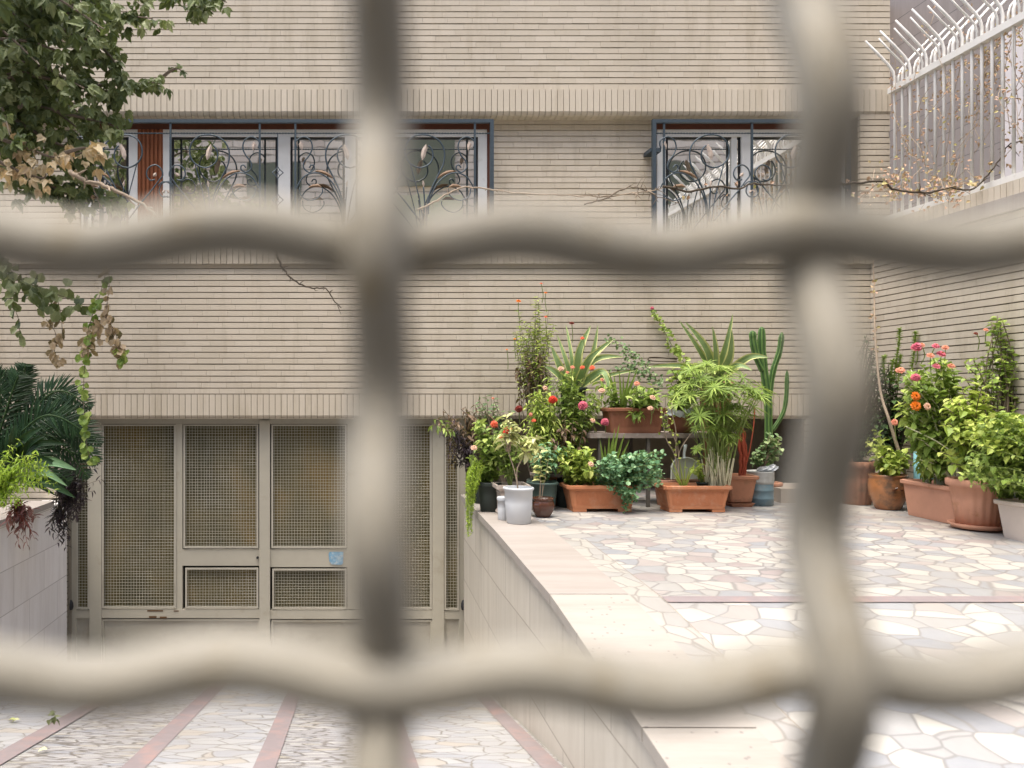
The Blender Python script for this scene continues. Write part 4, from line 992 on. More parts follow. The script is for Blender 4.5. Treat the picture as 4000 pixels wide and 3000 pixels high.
# twiggy plant in front of bench
t = thing('twiggy_plant', 'sparse twiggy plant with small yellow green leaves left of the dustpan', 'plant', floor_pt(1458, 5.85))
ml, ms = MB(), MB(); bb = Z(1462, 1030, 5.8)
for pts in ([(1462, 1030), (1458, 985), (1440, 950), (1432, 910), (1428, 885)], [(1462, 1030), (1460, 980), (1460, 930), (1452, 895), (1450, 870)], [(1466, 1035), (1466, 985), (1462, 960), (1448, 930), (1440, 915)], [(1467, 1000), (1470, 970), (1500, 928)]):
    path = smooth_path([Z(x, y, 5.78) for x, y in pts], 6); ms.tube(path, .0042, 5)
    if pts[-1][0] < 1480:
        for p in path[6:]:
            if R.random() < .6: ml.leaf(p+rv(.015), rv(.5)+Vector((0, -.3, .2)), Vector((0, -1, .5)), .026, .018, R.random(), .2)
shoots(ml, ms, Z(1440, 925, 5.75), [ell(1432, 900, 16, 20, 5.75, .06) for _ in range(4)], 4, .022, .015)
finish(t, ml, ms, 'leaf_bright', 'bark_pale')
# cactus
b = floor_pt(1660, 6.3); t = thing('cactus', 'tall ribbed green column cactus with several arms against the brick wall', 'cactus', b)
pot_round(t, b, .09, .07, .14, 'terracotta_old')
def cact(pts, r):
    mb = MB(); path = smooth_path([Z(x, y, 6.3) for x, y in pts], 6); n = len(path)
    vs = []; k = 20
    for i, p in enumerate(path):
        s = 1.0 if i < n-3 else (.92, .7, .25)[i-(n-3)]
        s *= 1+.05*math.sin(i*1.3)
        dr = (path[min(i+1, n-1)]-path[max(i-1, 0)]).normalized(); u = dr.cross(Vector((0, 1, 0))).normalized(); w = dr.cross(u)
        for q in range(k):
            a = 2*PI*q/k; rr = r*s*(1+.22*math.cos(5*a)); vs.append(p+(u*math.cos(a)+w*math.sin(a))*rr)
    for i in range(n-1):
        for q in range(k): mb.add([vs[i*k+q], vs[i*k+(q+1) % k], vs[(i+1)*k+(q+1) % k], vs[(i+1)*k+q]], [(0, 1, 2, 3)], .35+.5*math.cos(5*2*PI*(q+.5)/k)+R.uniform(-.1, .1))
    mb.build('column', 'cactus', t)
cact([(1660, 1040), (1660, 950), (1658, 860), (1650, 800), (1645, 750), (1645, 706)], .026); cact([(1648, 800), (1634, 770), (1627, 740), (1625, 714)], .024)
cact([(1662, 850), (1670, 800), (1683, 760), (1689, 718)], .019); cact([(1668, 930), (1690, 895), (1698, 860), (1700, 800)], .014)
# terracotta pot with red stem
b = floor_pt(1593, 5.95); t = thing('potted_stump', 'reddish bare stems in an old terracotta pot beside the ribbed orange planter', 'potted plant', b)
X = MB(); planter(t, b.x, 5.86, b.z+.035, .21, .2, .20, 'terracotta_old', feet=False, ribs=False, taper=.75)
MB().lathe(b, [(.10, 0), (.125, .03), (.12, .03), (.09, .012)], 4).build('saucer', 'terracotta_old', t)
ms = MB(); [ms.tube([p+rv(.003) for p in smooth_path([Z(1598+q*3, 1035, 5.9), Z(1598+q*4+R.uniform(-3, 3), 985, 5.9+.02*(q % 2)), Z(1594+q*5, 925+R.uniform(-8, 14), 5.9)], 5)], [.010]*8+[.006]*3, 7) for q in range(4)]; ms.tube(smooth_path([Z(1603, 1035, 5.9), Z(1618, 980, 5.88), Z(1628, 920, 5.88), Z(1630, 880, 5.88)], 5), .004, 6); ms.build('stem', 'red_stem', t)
# tin
b = floor_pt(1642, 6.0); t = thing('potted_geranium', 'small grey green plant in a blue banded tin wrapped with plastic film', 'potted plant', b)
mb = MB(); mb.lathe(b, [(.084, 0), (.092, .006), (.092, .05), (.095, .055), (.092, .06), (.092, .11), (.096, .116), (.092, .122), (.092, .165)], 32); mb.build('tin_body', 'tin_blue', t, True)
mb = MB(); mb.lathe((b.x, b.y, b.z+.165), [(.093, 0), (.096, .02), (.096, .085), (.099, .092), (.092, .095), (.088, .06)], 32); mb.build('tin_collar', 'tin_grey', t, True)
MB().lathe((b.x, b.y, b.z+.23), [(.088, 0), (.001, .01)], 20).build('soil', 'soil', t)
mb = MB()
for q in range(12): mb.leaf(b+Vector((R.uniform(-.06, .08), -.05, .25+R.uniform(0, .03))), Vector((R.uniform(.2, 1), -.3, R.uniform(.1, .6))), Vector((0, -1, .4)), .07, .035, .5, .2)
mb.build('clear_film', 'plastic_film', t)
ml, ms = MB(), MB(); shoots(ml, ms, b+Vector((0, 0, .23)), [ell(1668, 965, 26, 32, 5.98, .1) for _ in range(20)]+[ell(1633, 985, 16, 14, 5.95, .05) for _ in range(6)], 7, .035, .03, kind=2, r0=.005, t0=.55)
finish(t, ml, ms, 'leaf_blue', 'bark_pale')
bx_ = thing('stone_step', 'low pale stone step against the wall behind the right lattice wire', 'step', floor_pt(1710, 6.2))
MB().box(Z(1672, 0, 6.2).x, Z(1800, 0, 6.2).x, 6.1, 6.5, tz(6.2), tz(6.2)+.11).build('block', 'beige_stone', bx_)

# --- right side group
zplant('potted_conifer', 'dark dense conifer like shrub in a fluted terracotta pot by the wall corner', 1850, 6.05, ((1885, 850, 48, 95, 50), (1880, 940, 44, 45, 34), (1878, 760, 14, 40, 14)), 'leaf_dark', .03, .010, 24, (.125, .095, .33, 'terracotta_old', dict(flute=.025, nf=16, rimh=.05)), kind=1, t0=.3, sm='bark_dark', r0=.007)
t = zplant('tall_euphorbia', 'dark green shrub with upright spiky shoots behind the amber pot', 1925, 6.05, ((1920, 880, 42, 60, 46), (1928, 800, 30, 30, 12)), 'leaf_dark', .045, .024, 14, (.1, .08, .2, 'dark_plastic'), sm='bark_dark', r0=.006)
ml, ms = MB(), MB()
for pts in ([(1930, 830), (1936, 780), (1942, 740), (1943, 712)], [(1965, 830), (1972, 780), (1976, 745), (1977, 720)], [(1912, 830), (1908, 790), (1910, 770)], [(1940, 830), (1942, 795), (1945, 770)], [(1925, 830), (1926, 800), (1930, 780)]):
    path = smooth_path([Z(x, y, 6.0) for x, y in pts], 8); ms.tube(path, .006, 5)
    for p in path:
        for _ in range(9): ml.leaf(p, Vector((R.gauss(0, 1), R.gauss(0, 1), .7)), Vector((0, 0, 1)), .030, .010, R.uniform(.2, .9), .1, 1)
ml.build('spike_foliage', 'leaf_green', t); ms.build('spike_stem', 'stem_green', t)
b = floor_pt(1918, 5.78); t = thing('potted_plant', 'lemon green leafy plant in a rounded amber glazed pot', 'potted plant', b)
mb = MB(); mb.lathe(b, [(.075, 0), (.085, .012), (.10, .05), (.122, .11), (.128, .17), (.124, .215), (.118, .235), (.126, .245), (.124, .256), (.112, .256), (.108, .22)], 36); mb.build('pot', 'amber_glaze', t, True)
MB().lathe((b.x, b.y, b.z+.215), [(.11, 0), (.001, .012)], 20).build('soil', 'soil', t)
mb = MB()
for sx in (-.03, .02):
    mb.box(b.x+sx-.02, b.x+sx, b.y-.134, b.y-.12, b.z+.15, b.z+.156); 
mb.tube([(b.x-.035, b.y-.126, b.z+.165), (b.x-.02, b.y-.13, b.z+.17)], .004, 5); mb.build('relief', 'brown_glaze', t)
ml, ms = MB(), MB(); shoots(ml, ms, b+Vector((0, 0, .22)), [ell(1930, 990, 36, 28, 5.75, .13) for _ in range(24)]+[ell(1888, 950, 22, 28, 5.8, .1) for _ in range(9)], 7, .048, .032, r0=.003)
finish(t, ml, ms, 'leaf_bright', 'stem_green')
st = MB(); st.tube(smooth_path([Z(1958, 1035, 5.8), Z(1946, 990, 5.8), Z(1930, 940, 5.8), Z(1918, 900, 5.8), Z(1905, 860, 5.85), Z(1897, 810, 5.9), Z(1892, 750, 5.95), Z(1889, 690, 6.0), Z(1888, 620, 6.1), Z(1886, 560, 6.15)], 5), [lerp(.013, .004, i/45) for i in range(46)], 7)
tk = st; t = thing('dead_branch', 'long pale bare branch leaning up into the wall corner', 'branch', Z(1958, 1035, 5.8)); tk.build('branch', 'bark_pale', t, True)
ml = MB()
for q in range(26): y = R.uniform(600, 760); ml.leaf(Z(1889+R.uniform(-6, 6), y, 6.05), rv(.6), Vector((0, -1, 0)), .03, .02, R.random(), .2)
ml.build('dry_foliage', 'leaf_pinkdry', t)
# pink trough (runs toward the camera along the side wall)
def side_planter(label, pa_, pb_, da, db, hh, mat, wd):
    A = floor_pt(pa_, da); B = floor_pt(pb_, db); v = (B-A); L = Vector((v.x, v.y, 0)).length; ang = math.atan2(v.y, v.x)
    nrm = Vector((-math.sin(ang), math.cos(ang), 0)); c = (A+B)/2+nrm*wd/2; z = tz(c.y)+.002
    t = thing('planter', label, 'planter', (c.x, c.y, z)); planter(t, c.x, c.y-wd/2, z, L, wd, hh, mat, rot=ang, feet=False, ribs=False, taper=.86)
    return t, c, z+hh-.05, ang
t, c, zz, ang = side_planter('long pink terracotta trough of tall pink zinnias beside the brick wall', 1948, 2070, 5.55, 5.02, .245, 'terracotta_pink', .20)
ml, ms = MB(), MB()
for q in range(7):
    bb = c+Vector((math.cos(ang), math.sin(ang), 0))*R.uniform(-.25, .22); bb.z = zz
    shoots(ml, ms, bb, [ell(2010, 830, 58, 62, 5.3, .2) for _ in range(9)]+[ell(2005, 920, 55, 50, 5.3, .15) for _ in range(8)]+[ell(2020, 990, 45, 30, 5.3, .12) for _ in range(3)], 13, .065, .034, t0=.42, r0=.006, hang=.1)
finish(t, ml, ms, 'leaf_green', 'stem_pale')
ml, ms = MB(), MB()
for q in range(10): shoots(ml, ms, c+Vector((R.uniform(-.1, .1), R.uniform(-.1, .1), zz-c.z)), [ell(1965, 880, 28, 45, 5.3, .1)], 9, .05, .03, t0=.5)
ml.build('foliage', 'leaf_bright', t); ms.build('stem', 'stem_green', t)
for px_, py, r, mt, db in ((1981, 748, .03, 'pet_pink', 1), (1991, 745, .02, 'pet_salmon', 0), (2022, 747, .023, 'pet_pink', 0), (2042, 750, .020, 'pet_salmon', 0), (2034, 764, .028, 'pet_pink', 0), (2010, 767, .022, 'pet_salmon', 0), (2023, 790, .022, 'pet_pink', 0), (2055, 790, .022, 'pet_salmon', 0), (1945, 799, .025, 'pet_salmon', 0), (1978, 814, .027, 'pet_pink', 1), (1979, 855, .028, 'pet_orange', 0), (1979, 876, .031, 'pet_orange', 0), (2004, 878, .022, 'pet_peach', 0), (1933, 912, .020, 'pet_salmon', 0)):
    zinnia(t, Z(px_, py, 5.02), r, mt, double=bool(db), stem_to=Z(px_+R.uniform(-4, 4), py+40, 5.2), facing=Vector((R.uniform(-.4, .1), -.6, .7)) if py < 850 else Vector((-.1, -.9, .2)))
b = floor_pt(1995, 5.75); t = thing('pipe', 'upright light blue plastic pipe behind the pink trough', 'pipe', b)
mb = MB(); mb.lathe(b, [(.06, 0), (.06, .42), (.05, .42), (.05, .05)], 24); mb.build('tube', 'sky_blue', t, True)
b = floor_pt(2058, 5.55); t = thing('bucket', 'small black plastic bucket behind the pink trough', 'bucket', b)
pot_round(t, b, .075, .055, .22, 'dark_plastic', rim=.006, name='body')
# big fluted pot
b = floor_pt(2112, 4.93)+Vector((0, 0, .01))
t = thing('potted_plant', 'tall many stemmed plant in a large pink fluted pot on a saucer', 'potted plant', b)
pot_round(t, b, .148, .105, .305, 'terracotta_pink', flute=.02, nf=18, rim=.014, rimh=.045, saucer=.155)
ml, ms = MB(), MB(); top = b+Vector((0, 0, .27))
shoots(ml, ms, top, [ell(2075, 900, 45, 60, 5.0, .2) for _ in range(30)]+[ell(2080, 970, 50, 40, 5.0, .15) for _ in range(12)]+[ell(2100, 860, 40, 40, 5.05, .2) for _ in range(16)], 11, .06, .034, t0=.4, r0=.006)
finish(t, ml, ms, 'leaf_bright', 'bark')
t = zplant('rose_bush', 'thin rose bush with peach bloom climbing the side wall behind the fluted pot', 2150, 5.15, ((2150, 750, 30, 60, 12), (2190, 780, 30, 60, 10), (2120, 800, 40, 40, 9), (2160, 700, 24, 20, 7)), 'leaf_green', .04, .026, 11, (.10, .08, .2, 'dark_plastic'), t0=.55, r0=.006, sm='bark',
       flowers=((2130, 712, .014, 'pet_salmon', 0), (2108, 720, .012, 'pet_darkred', 0)))
t, c, zz, ang = side_planter('cream trough overflowing with a dense bright green shrub in the right corner', 2150, 2330, 4.72, 4.25, .23, 'beige_ceramic', .24)
ml, ms = MB(), MB()
for q in range(12):
    bb = c+Vector((math.cos(ang), math.sin(ang), 0))*R.uniform(-.3, .28); bb.z = zz
    shoots(ml, ms, bb, [ell(2165, 955, 80, 68, 4.75, .2) for _ in range(13)]+[ell(2125, 1020, 55, 38, 4.68, .12) for _ in range(4)], 14, .036, .024, r0=.003)
finish(t, ml, ms, 'leaf_green', 'stem_green')
ml, ms = MB(), MB()
for q in range(6): shoots(ml, ms, c+Vector((0, 0, zz-c.z)), [ell(2150, 925, 76, 42, 4.68, .2) for _ in range(10)], 9, .038, .025, t0=.6)
ml.build('young_foliage', 'leaf_bright', t)

# ------------------------------------------------------------------ left side plants
b = Vector((-2.75, 5.1, CZ-.85)); t = thing('cycad', 'large dark green cycad palm with arching feather fronds above the left wall', 'palm', b)
ml, ms = MB(), MB()
def frond(base, mid, tip, n, L, W, ln=.16):
    path = smooth_path([base, mid, tip], n); ms.tube(path, .006, 5); m_ = len(path)
    for i, p in enumerate(path[3:], 3):
        dr = (path[min(i+1, m_-1)]-path[i-1]).normalized(); sd = dr.cross(Vector((0, -1, .25))).normalized()
        s = math.sin(PI*min(1, (i/m_)*.8+.22))**.6
        for sg in (1, -1):
            for jj in range(2): ml.leaf(p+dr*.006*jj, sd*sg+dr*R.uniform(.55, .85)+rv(.05), Vector((0, -1, .3)), ln*s*R.uniform(.85, 1.05), .015, R.uniform(.1, .9), .15, 1)
dC = 5.2; base = Z(-25, 1010, dC)
for (mx, my, tx, ty, dd) in ((120, 890, 215, 960, 0), (110, 850, 195, 880, .1), (100, 940, 190, 1030, -.1), (90, 855, 160, 858, .2), (40, 850, 55, 790, .1), (25, 850, 40, 812, 0), (20, 870, 30, 805, .05), (60, 890, 150, 880, .1), (80, 920, 185, 905, 0), (70, 960, 180, 985, -.1), (50, 980, 150, 1040, -.1), (90, 930, 200, 950, .1), (0, 860, -20, 800, 0), (130, 920, 210, 1000, -.15), (90, 900, 180, 930, -.2), (-40, 880, -90, 900, 0), (60, 960, 120, 1040, -.2)):
    frond(base, Z(mx, my, dC+dd), Z(tx, ty, dC+dd), 14, 0, 0)
finish(t, ml, ms, 'leaf_cycad', 'leaf_dark', 'frond', 'rachis')
mb = MB(); mb.lathe((base.x-.25, base.y+.2, CZ-.9), [(.12, 0), (.13, .1), (.09, .3)], 12); mb.build('trunk', 'bark_dark', t)
b = Vector((-2.6, 4.9, CZ-.85)); t = thing('broadleaf_plant', 'broad leafed dark green plant under the cycad fronds', 'plant', b)
ml = MB(); dB = 4.85
for x0, y0, x1, y1, w, tt in ((60, 1010, 62, 895, .08, .3), (40, 1010, 140, 900, .09, .55), (60, 1010, 140, 860+60, .07, .2), (90, 1000, 250, 995, .10, .75), (80, 1030, 225, 1055, .10, .6), (70, 1000, 180, 985, .08, .3), (20, 1000, 10, 880, .09, .15), (90, 1010, 190, 1030, .08, .8), (40, 1000, 100, 930, .09, .1), (30, 1020, 175, 1050, .08, .35), (60, 980, 200, 940, .08, .2)):
    ml = MB(); A = Z(x0-25, y0+10, dB); B = Z(x0-25+(min(x1, 215)-x0)*.8, y1+20, dB-.1); agave_leaf(ml, A, B, w*.75, Vector((0, -.05, .05)), 6)
    for k_ in range(len(ml.t)): ml.t[k_] = min(1, tt+R.uniform(-.08, .08))
    ml.build('leaf', 'leaf_cycad' if tt < .7 else 'leaf_teal', t)
def spray(name, label, cat, lm, sm, base, tips, nl, L, W, **kw):
    t = thing(name, label, cat, base); ml, ms = MB(), MB(); shoots(ml, ms, base, tips, nl, L, W, **kw); finish(t, ml, ms, lm, sm); return t
dL = 4.7
spray('lime_plant', 'lime green small leafed plant spilling over the left wall', 'plant', 'leaf_lime', 'stem_green', Z(0, 1060, dL), [ell(50, 1015, 66, 44, dL-.15, .12) for _ in range(52)]+[ell(20, 1060, 45, 40, dL-.1, .1) for _ in range(20)]+[Z(125, 1045, dL), Z(120, 1060, dL), Z(45, 950, dL), Z(25, 960, dL)], 12, .036, .011, kind=1, hang=.4, r0=.003)
t = thing('purple_trailer', 'dark purple trailing plant hanging over the far end of the left wall', 'plant', Z(140, 1060, 5.6)); ml, ms = MB(), MB()
shoots(ml, ms, Z(135, 1050, 5.6), [ell(155, 1065, 42, 70, 5.5, .15) for _ in range(70)], 14, .05, .016, kind=1, r0=.003)
shoots(ml, ms, Z(130, 1090, 5.5), [ell(130, 1140, 26, 36, 5.5, .05) for _ in range(14)]+[Z(125, 1175, 5.5), Z(142, 1185, 5.5), Z(150, 1160, 5.5), Z(210, 1010, 5.5), Z(222, 1035, 5.5), Z(205, 1060, 5.5)], 8, .05, .012, kind=1, r0=.002, hang=.2, t0=.3)
finish(t, ml, ms, 'leaf_purple', 'bark_dark')
t = thing('red_trailer', 'reddish purple trailing plant hanging below the lime green leaves', 'plant', Z(40, 1100, 4.75)); ml, ms = MB(), MB()
shoots(ml, ms, Z(40, 1080, 4.75), [ell(45, 1120, 42, 28, 4.7, .06) for _ in range(16)]+[Z(30, 1155, 4.7), Z(60, 1180, 4.7), Z(40, 1178, 4.7), Z(75, 1165, 4.7)], 7, .05, .014, kind=1, r0=.0025, hang=.3, t0=.35)
finish(t, ml, ms, 'leaf_redpurple', 'red_stem')
# trailing ivy strand
t = thing('hanging_ivy', 'long ivy strand with dry curled top hanging in front of the bricks', 'vine', Z(228, 590, 5.0)); ml, ms, md = MB(), MB(), MB()
def strand(pts, d, mb, n, L, W, sp, kind=2, r=.002, hang=.7):
    path = smooth_path([Z(x, y, d) for x, y in pts], 6); ms.tube(path, r, 5)
    for q in range(n):
        f = R.random()*(len(path)-1); i0 = min(int(f), len(path)-2); p = path[i0].lerp(path[i0+1], f-i0)
        mb.leaf(p+rv(sp), Vector((R.gauss(0, .5), -.4+R.gauss(0, .3), -hang)), Vector((R.gauss(0, .4), -1, .3)), L*R.uniform(.6, 1.2), W*R.uniform(.6, 1.2), R.random(), R.uniform(0, .5), kind)
strand([(228, 590), (215, 640), (200, 680), (190, 720), (184, 760), (182, 800), (180, 850), (182, 900)], 4.6, ml, 60, .048, .04, .014)
strand([(182, 900), (185, 940), (190, 975), (200, 995), (218, 1003)], 4.6, ml, 26, .044, .04, .010)
strand([(228, 690), (210, 700), (195, 725), (185, 755)], 4.6, md, 40, .055, .035, .02)
strand([(228, 690), (245, 710), (255, 740), (262, 765)], 4.6, md, 34, .055, .035, .018)
strand([(258, 755), (265, 770), (275, 762)], 4.6, ml, 14, .05, .04, .012)
strand([(228, 690), (232, 650), (236, 600), (225, 560)], 4.6, md, 14, .06, .03, .012)
strand([(100, 690), (120, 720), (118, 760), (125, 775)], 4.9, md, 26, .05, .035, .016)
strand([(120, 630), (132, 680), (134, 710), (135, 740)], 4.9, md, 9, .06, .02, .004)
ml.build('foliage', 'leaf_green', t); md.build('dry_foliage', 'leaf_drypale', t); ms.build('stem', 'bark', t)
t = thing('hanging_foliage', 'bunch of broad green leaves hanging just below the lattice wire at the left edge', 'vine', Z(60, 560, 4.8)); ml, ms = MB(), MB()
strand([(0, 560), (40, 600), (80, 620), (120, 635), (165, 650)], 4.8, ml, 90, .07, .055, .05)
strand([(20, 640), (40, 690), (42, 735)], 4.8, ml, 14, .07, .04, .008)
ml.build('foliage', 'leaf_tree', t); ms.build('stem', 'bark', t)

# tree at top left
t = thing('leafy_tree', 'leafy tree with drooping lobed leaves filling the top left corner', 'tree', (-3.1, 3.9, CZ-.9))
tr = MB(); tr.tube(smooth_path([(-3.1, 3.9, CZ-.95), (-3.05, 3.9, CZ), (-2.95, 3.95, CZ+1.2), (-2.7, 4.1, CZ+2.6), (-2.4, 4.2, CZ+4)], 5), [lerp(.12, .05, i/20) for i in range(21)], 10); tr.build('trunk', 'bark', t, True)
ml, mp, ms = MB(), MB(), MB()
def lobed(mb, p, d, up, L, W, t_):
    # a broad leaf with two side lobes
    d = Vector(d).normalized()
    mb.leaf(p, d, up, L, W*.62, t_, .35, 0)
    sd = d.cross(Vector(up)); sd = sd.normalized() if sd.length > .05 else d.orthogonal().normalized()
    for s in (1, -1): mb.leaf(p+d*L*.12, d*.75+sd*s*.8, up, L*.66, W*.42, min(1, t_+.05), .3, 0)
def branch(pts, d0, d1, n, L, sp, mb, dense=1):
    k_ = len(pts); path = smooth_path([Z(x, y, lerp(d0, d1, i/(k_-1))) for i, (x, y) in enumerate(pts)], 6)
    ms.tube(path, [lerp(.012, .003, i/(len(path)-1)) for i in range(len(path))], 5)
    for q in range(n):
        f = (R.random()**.85)*(len(path)-1); i0 = min(int(f), len(path)-2); p = path[i0].lerp(path[i0+1], f-i0)+rv(sp)
        lobed(mb, p, Vector((R.gauss(.25, .55), R.gauss(-.1, .5), -.75+R.gauss(0, .45))), Vector((R.gauss(.2, .5), -1, R.gauss(.4, .5))), L*R.uniform(.6, 1.15), L*.8, min(1, max(0, R.gauss(.42, .3))))
for q in range(34):   # inner mass
    x0, y0 = R.uniform(-120, 60), R.uniform(-120, 300); 
    x1 = R.uniform(60, 235) if y0 < 60 else R.uniform(20, 215); y1 = y0+R.uniform(-10, 130)
    branch([(x0, y0), ((x0+x1)/2, (y0+y1)/2-25), (x1, y1)], R.uniform(4.0, 4.8), R.uniform(3.9, 4.8), 30, .085, .05, ml)
branch([(100, -40), (250, -20), (370, -10), (430, 15)], 4.3, 4.2, 60, .075, .035, ml)
branch([(200, -60), (330, -40), (430, -20), (490, 5)], 4.3, 4.2, 45, .07, .03, ml)
branch([(120, 20), (200, 40), (270, 35), (330, 40)], 4.3, 4.2, 55, .075, .035, ml)
branch([(120, 60), (200, 90), (245, 130), (255, 160)], 4.3, 4.2, 50, .075, .035, ml)
branch([(60, 160), (150, 180), (220, 195), (290, 205)], 4.3, 4.25, 70, .075, .035, ml)
branch([(120, 195), (220, 185), (300, 180), (350, 178)], 4.3, 4.25, 44, .06, .022, ml)
branch([(340, 178), (365, 155), (385, 148), (395, 158)], 4.3, 4.25, 6, .045, .006, ml)
branch([(80, 230), (160, 250), (220, 265), (255, 275)], 4.3, 4.25, 55, .075, .035, ml)
branch([(20, 250), (100, 300), (170, 330), (205, 370)], 4.3, 4.25, 90, .08, .045, ml)
branch([(0, 330), (60, 380), (130, 410), (190, 440)], 4.4, 4.3, 110, .08, .055, ml)
branch([(100, 410), (170, 420), (230, 430), (262, 440)], 4.4, 4.3, 36, .07, .03, ml)
branch([(0, 300), (60, 320), (120, 340), (195, 325)], 4.2, 4.15, 30, .075, .045, mp)
branch([(0, 350), (40, 370), (90, 385), (100, 375)], 4.2, 4.15, 22, .07, .04, mp)
branch([(140, 330), (180, 320), (205, 325)], 4.1, 4.1, 6, .09, .012, mp)
for q in range(40):   # crown above and left of the frame
    x0, y0 = R.uniform(-500, 0), R.uniform(-700, 100); branch([(x0, y0), (x0+80, y0-10), (x0+R.uniform(60, 240), y0+R.uniform(0, 120))], R.uniform(3.6, 5), R.uniform(3.6, 5), 34, .10, .09, ml)
ml.build('foliage', 'leaf_tree', t); mp.build('backlit_foliage', 'leaf_backlit', t); ms.build('branch', 'bark', t)  # the pale clusters carry backlight in their colour
# bare vine branches
def twig(name, label, pts, d, r, mat, spurs=0, leaves=0, lm='leaf_pinkdry'):
    path = smooth_path([Z(x, y, d) for x, y in pts], 5); t = thing(name, label, 'branch', path[0]); ms = MB()
    path = [p+rv(.003) for p in path]
    ms.tube(path, [lerp(r, r*.45, i/(len(path)-1)) for i in range(len(path))], 6)
    ml = MB()
    for q in range(spurs):
        p = path[R.randint(2, len(path)-2)]; e = p+Vector((R.gauss(0, .035), R.gauss(0, .02), R.gauss(0, .035))); ms.tube([p, p.lerp(e, .6)+rv(.004), e], [r*.5, r*.35, .0012], 5)
    for q in range(leaves):
        p = path[R.randint(2, len(path)-2)]; ml.leaf(p+rv(.03), rv(.6)+Vector((0, 0, -.3)), Vector((0, -1, .3)), .035, .026, R.random(), .3, 0)
    ms.build('bark', mat, t, True)
    if leaves: ml.build('foliage', lm, t)
    return t
twig('bare_branch', 'thick bare branch slanting across the left window, half behind the tree leaves', [(150, 372), (180, 388), (226, 402), (262, 418), (301, 437), (334, 463)], 4.0, .013, 'bark_pale', 8)
twig('bare_twig', 'thin orange brown twig hanging across the narrow window', [(150, 350), (180, 362), (195, 390), (210, 425), (216, 450)], 4.3, .005, 'bark_pale', 3, 7)
twig('bare_twig', 'small forked dark twig on the bricks above the garage door', [(585, 500), (596, 540), (606, 570), (616, 588), (647, 613), (679, 623), (703, 623), (721, 648), (738, 665)], 5.9, .0085, 'bark_dark', 16)
twig('thorny_branch', 'thin thorny branch crossing the brick pier between the windows', [(900, 455), (936, 437), (978, 413), (1020, 404), (1104, 416), (1180, 420), (1261, 423), (1314, 425), (1366, 416), (1401, 413), (1443, 402)], 6.0, .007, 'bark_pale', 34)
twig('thorny_branch', 'short thorny branch forking off in front of the brick pier', [(1262, 440), (1310, 428), (1345, 408), (1375, 404), (1396, 412), (1420, 425), (1470, 440)], 6.0, .006, 'bark', 26)
twig('vine_branch', 'dark wavy branch crossing the right window grille', [(1430, 402), (1460, 408), (1487, 415), (1518, 408), (1555, 402), (1593, 408), (1622, 397), (1665, 399), (1720, 402), (1780, 400)], 5.9, .010, 'bark_dark', 12, 8)
twig('vine_branch', 'dark crooked branch climbing the white railing with pinkish leaves', [(1810, 398), (1854, 395), (1907, 392), (1935, 410), (1998, 416), (2054, 406), (2096, 410), (2134, 378), (2159, 346), (2183, 311), (2230, 304)], 5.4, .009, 'bark_dark', 20, 50)
t = thing('dry_creeper', 'tangle of dry pinkish creeper twigs woven through the white railing', 'vine', Z(2000, 420, 5.7)); ml, ms = MB(), MB()
for q in range(30):
    y0 = R.uniform(4.6, 6.3); a = Vector((4.40+R.uniform(-.05, .12), y0, CZ+R.uniform(1.5, 1.9))); b_ = a+Vector((R.uniform(-.05, .2), R.uniform(-.6, .5), R.uniform(.3, 1.3)))
    if b_.y > 6.4: b_.y = 6.3
    path = smooth_path([a, a.lerp(b_, .5)+rv(.08), b_], 6); ms.tube(path, .0022, 4)
    for p in path[2:]:
        for _ in range(3):
            if R.random() < .45: ml.leaf(p+rv(.03), rv(.7), Vector((0, -1, .3)), .028, .016, R.random()**1.5, .2)
for q in range(34):
    p0 = Z(R.uniform(1860, 2080), R.uniform(385, 425), R.uniform(5.4, 5.9)); path = [p0+rv(.02), p0+rv(.06), p0+rv(.09)]; ms.tube(path, .002, 4)
    for p in path:
        for _ in range(3): ml.leaf(p+rv(.03), rv(.7), Vector((0, -1, .3)), .028, .018, R.random(), .2)
for q in range(44):
    a = Vector((4.6+R.uniform(-.1, .25), R.uniform(4.0, 6.2), CZ+R.uniform(1.9, 2.6))); b_ = a+Vector((R.uniform(-.25, .2), R.uniform(-.5, .4), R.uniform(.1, .5)))
    path = smooth_path([a, a.lerp(b_, .5)+rv(.08), b_], 5); ms.tube(path, .002, 4)
    for p in path:
        for _ in range(2): ml.leaf(p+rv(.03), rv(.7), Vector((0, -1, .3)), .028, .016, R.random()**1.5, .2)
finish(t, ml, ms, 'leaf_pinkdry', 'bark_pale')
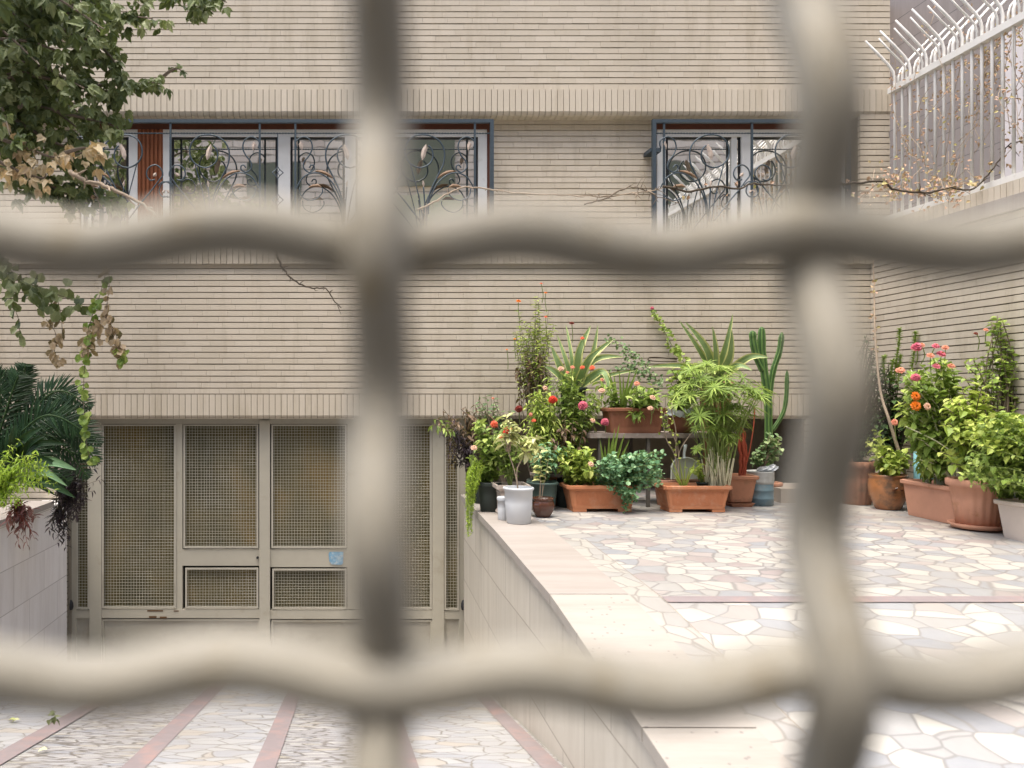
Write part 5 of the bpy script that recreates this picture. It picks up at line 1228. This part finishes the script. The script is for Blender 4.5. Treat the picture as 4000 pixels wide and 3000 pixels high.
# fallen leaves on the ramp
for i, (x, y, lab) in enumerate(((105, 1625, 'single yellow leaf lying on the red strip of the ramp'), (45, 1560, 'curled yellow leaf near the left edge of the ramp'), (20, 1562, 'pale fallen leaf at the left edge of the ramp'))):
    # find depth on ramp
    dd = 3.0
    for q in range(60):
        dd = F*(CZ-rz(dd))/(y-HY)
    p = P(x, y, dd)+Vector((0, -.01, .02)); mb = MB()
    mb.leaf(p, Vector((R.gauss(0, 1), R.gauss(0, 1), .05)), Vector((0, 0, 1)), .042, .03, R.random(), .15)
    tag(mb.build('fallen_leaf', 'leaf_variegated'), lab, 'leaf')
mb = MB(); p = P(117, 1548, 3.9)+Vector((0, 0, .0)); 
for k_ in range(8): mb.leaf(p+rv(.008), rv(.8), Vector((0, 0, 1)), .035, .03, R.random(), .5)
tag(mb.build('fallen_leaf', 'leaf_tree'), 'crumpled olive leaf on the ramp, largest of the fallen leaves', 'leaf')
# litter on terrace
# ------------------------------------------------------------------ camera, light
cam = bpy.data.cameras.new('camera'); co = bpy.data.objects.new('camera', cam); C.objects.link(co)
co.location = (0, 0, CZ); co.rotation_euler = (PI/2, 0, 0)
cam.sensor_width = 36; cam.lens = 36*F/2212; cam.shift_x = (1106-CX)/2212; cam.shift_y = (HY-829.5)/2212
cam.clip_start = .01; cam.clip_end = 500
cam.dof.use_dof = True; cam.dof.focus_distance = 6.1; cam.dof.aperture_fstop = (cam.lens)/9.6
bpy.context.scene.camera = co
w = bpy.data.worlds.new('World'); bpy.context.scene.world = w; w.use_nodes = True
nt = w.node_tree; bg = nt.nodes['Background']
EL, AZ = math.radians(73), math.radians(226)
sk = nt.nodes.new('ShaderNodeTexSky'); sk.sky_type = 'NISHITA'; sk.sun_disc = False; sk.sun_elevation = EL; sk.sun_rotation = AZ
sk.air_density = 1.0; sk.dust_density = 4.0; sk.ozone_density = .6
nt.links.new(sk.outputs[0], bg.inputs[0]); bg.inputs[1].default_value = .16
sl = bpy.data.lights.new('sun', 'SUN'); so = bpy.data.objects.new('sun', sl); C.objects.link(so)
sl.energy = 1.75; sl.angle = math.radians(42); sl.color = (1, .955, .86)
dv = Vector((math.sin(AZ)*math.cos(EL), math.cos(AZ)*math.cos(EL), math.sin(EL)))
so.rotation_euler = (-dv).to_track_quat('-Z', 'Y').to_euler()
sc = bpy.context.scene
sc.view_settings.view_transform = 'Standard'; sc.view_settings.look = 'None'; sc.view_settings.exposure = 1.38; sc.view_settings.gamma = 1
GR = {'potted plant': 'potted plants on the terrace', 'planter': 'rectangular planters on the terrace', 'agave': 'yellow edged agaves', 'leaf': 'fallen leaves on the ramp', 'branch': 'bare branches in front of the house'}
for o in bpy.data.objects:
    if o.parent is None and o.get('category') in GR and 'group' not in o: o['group'] = GR[o['category']]
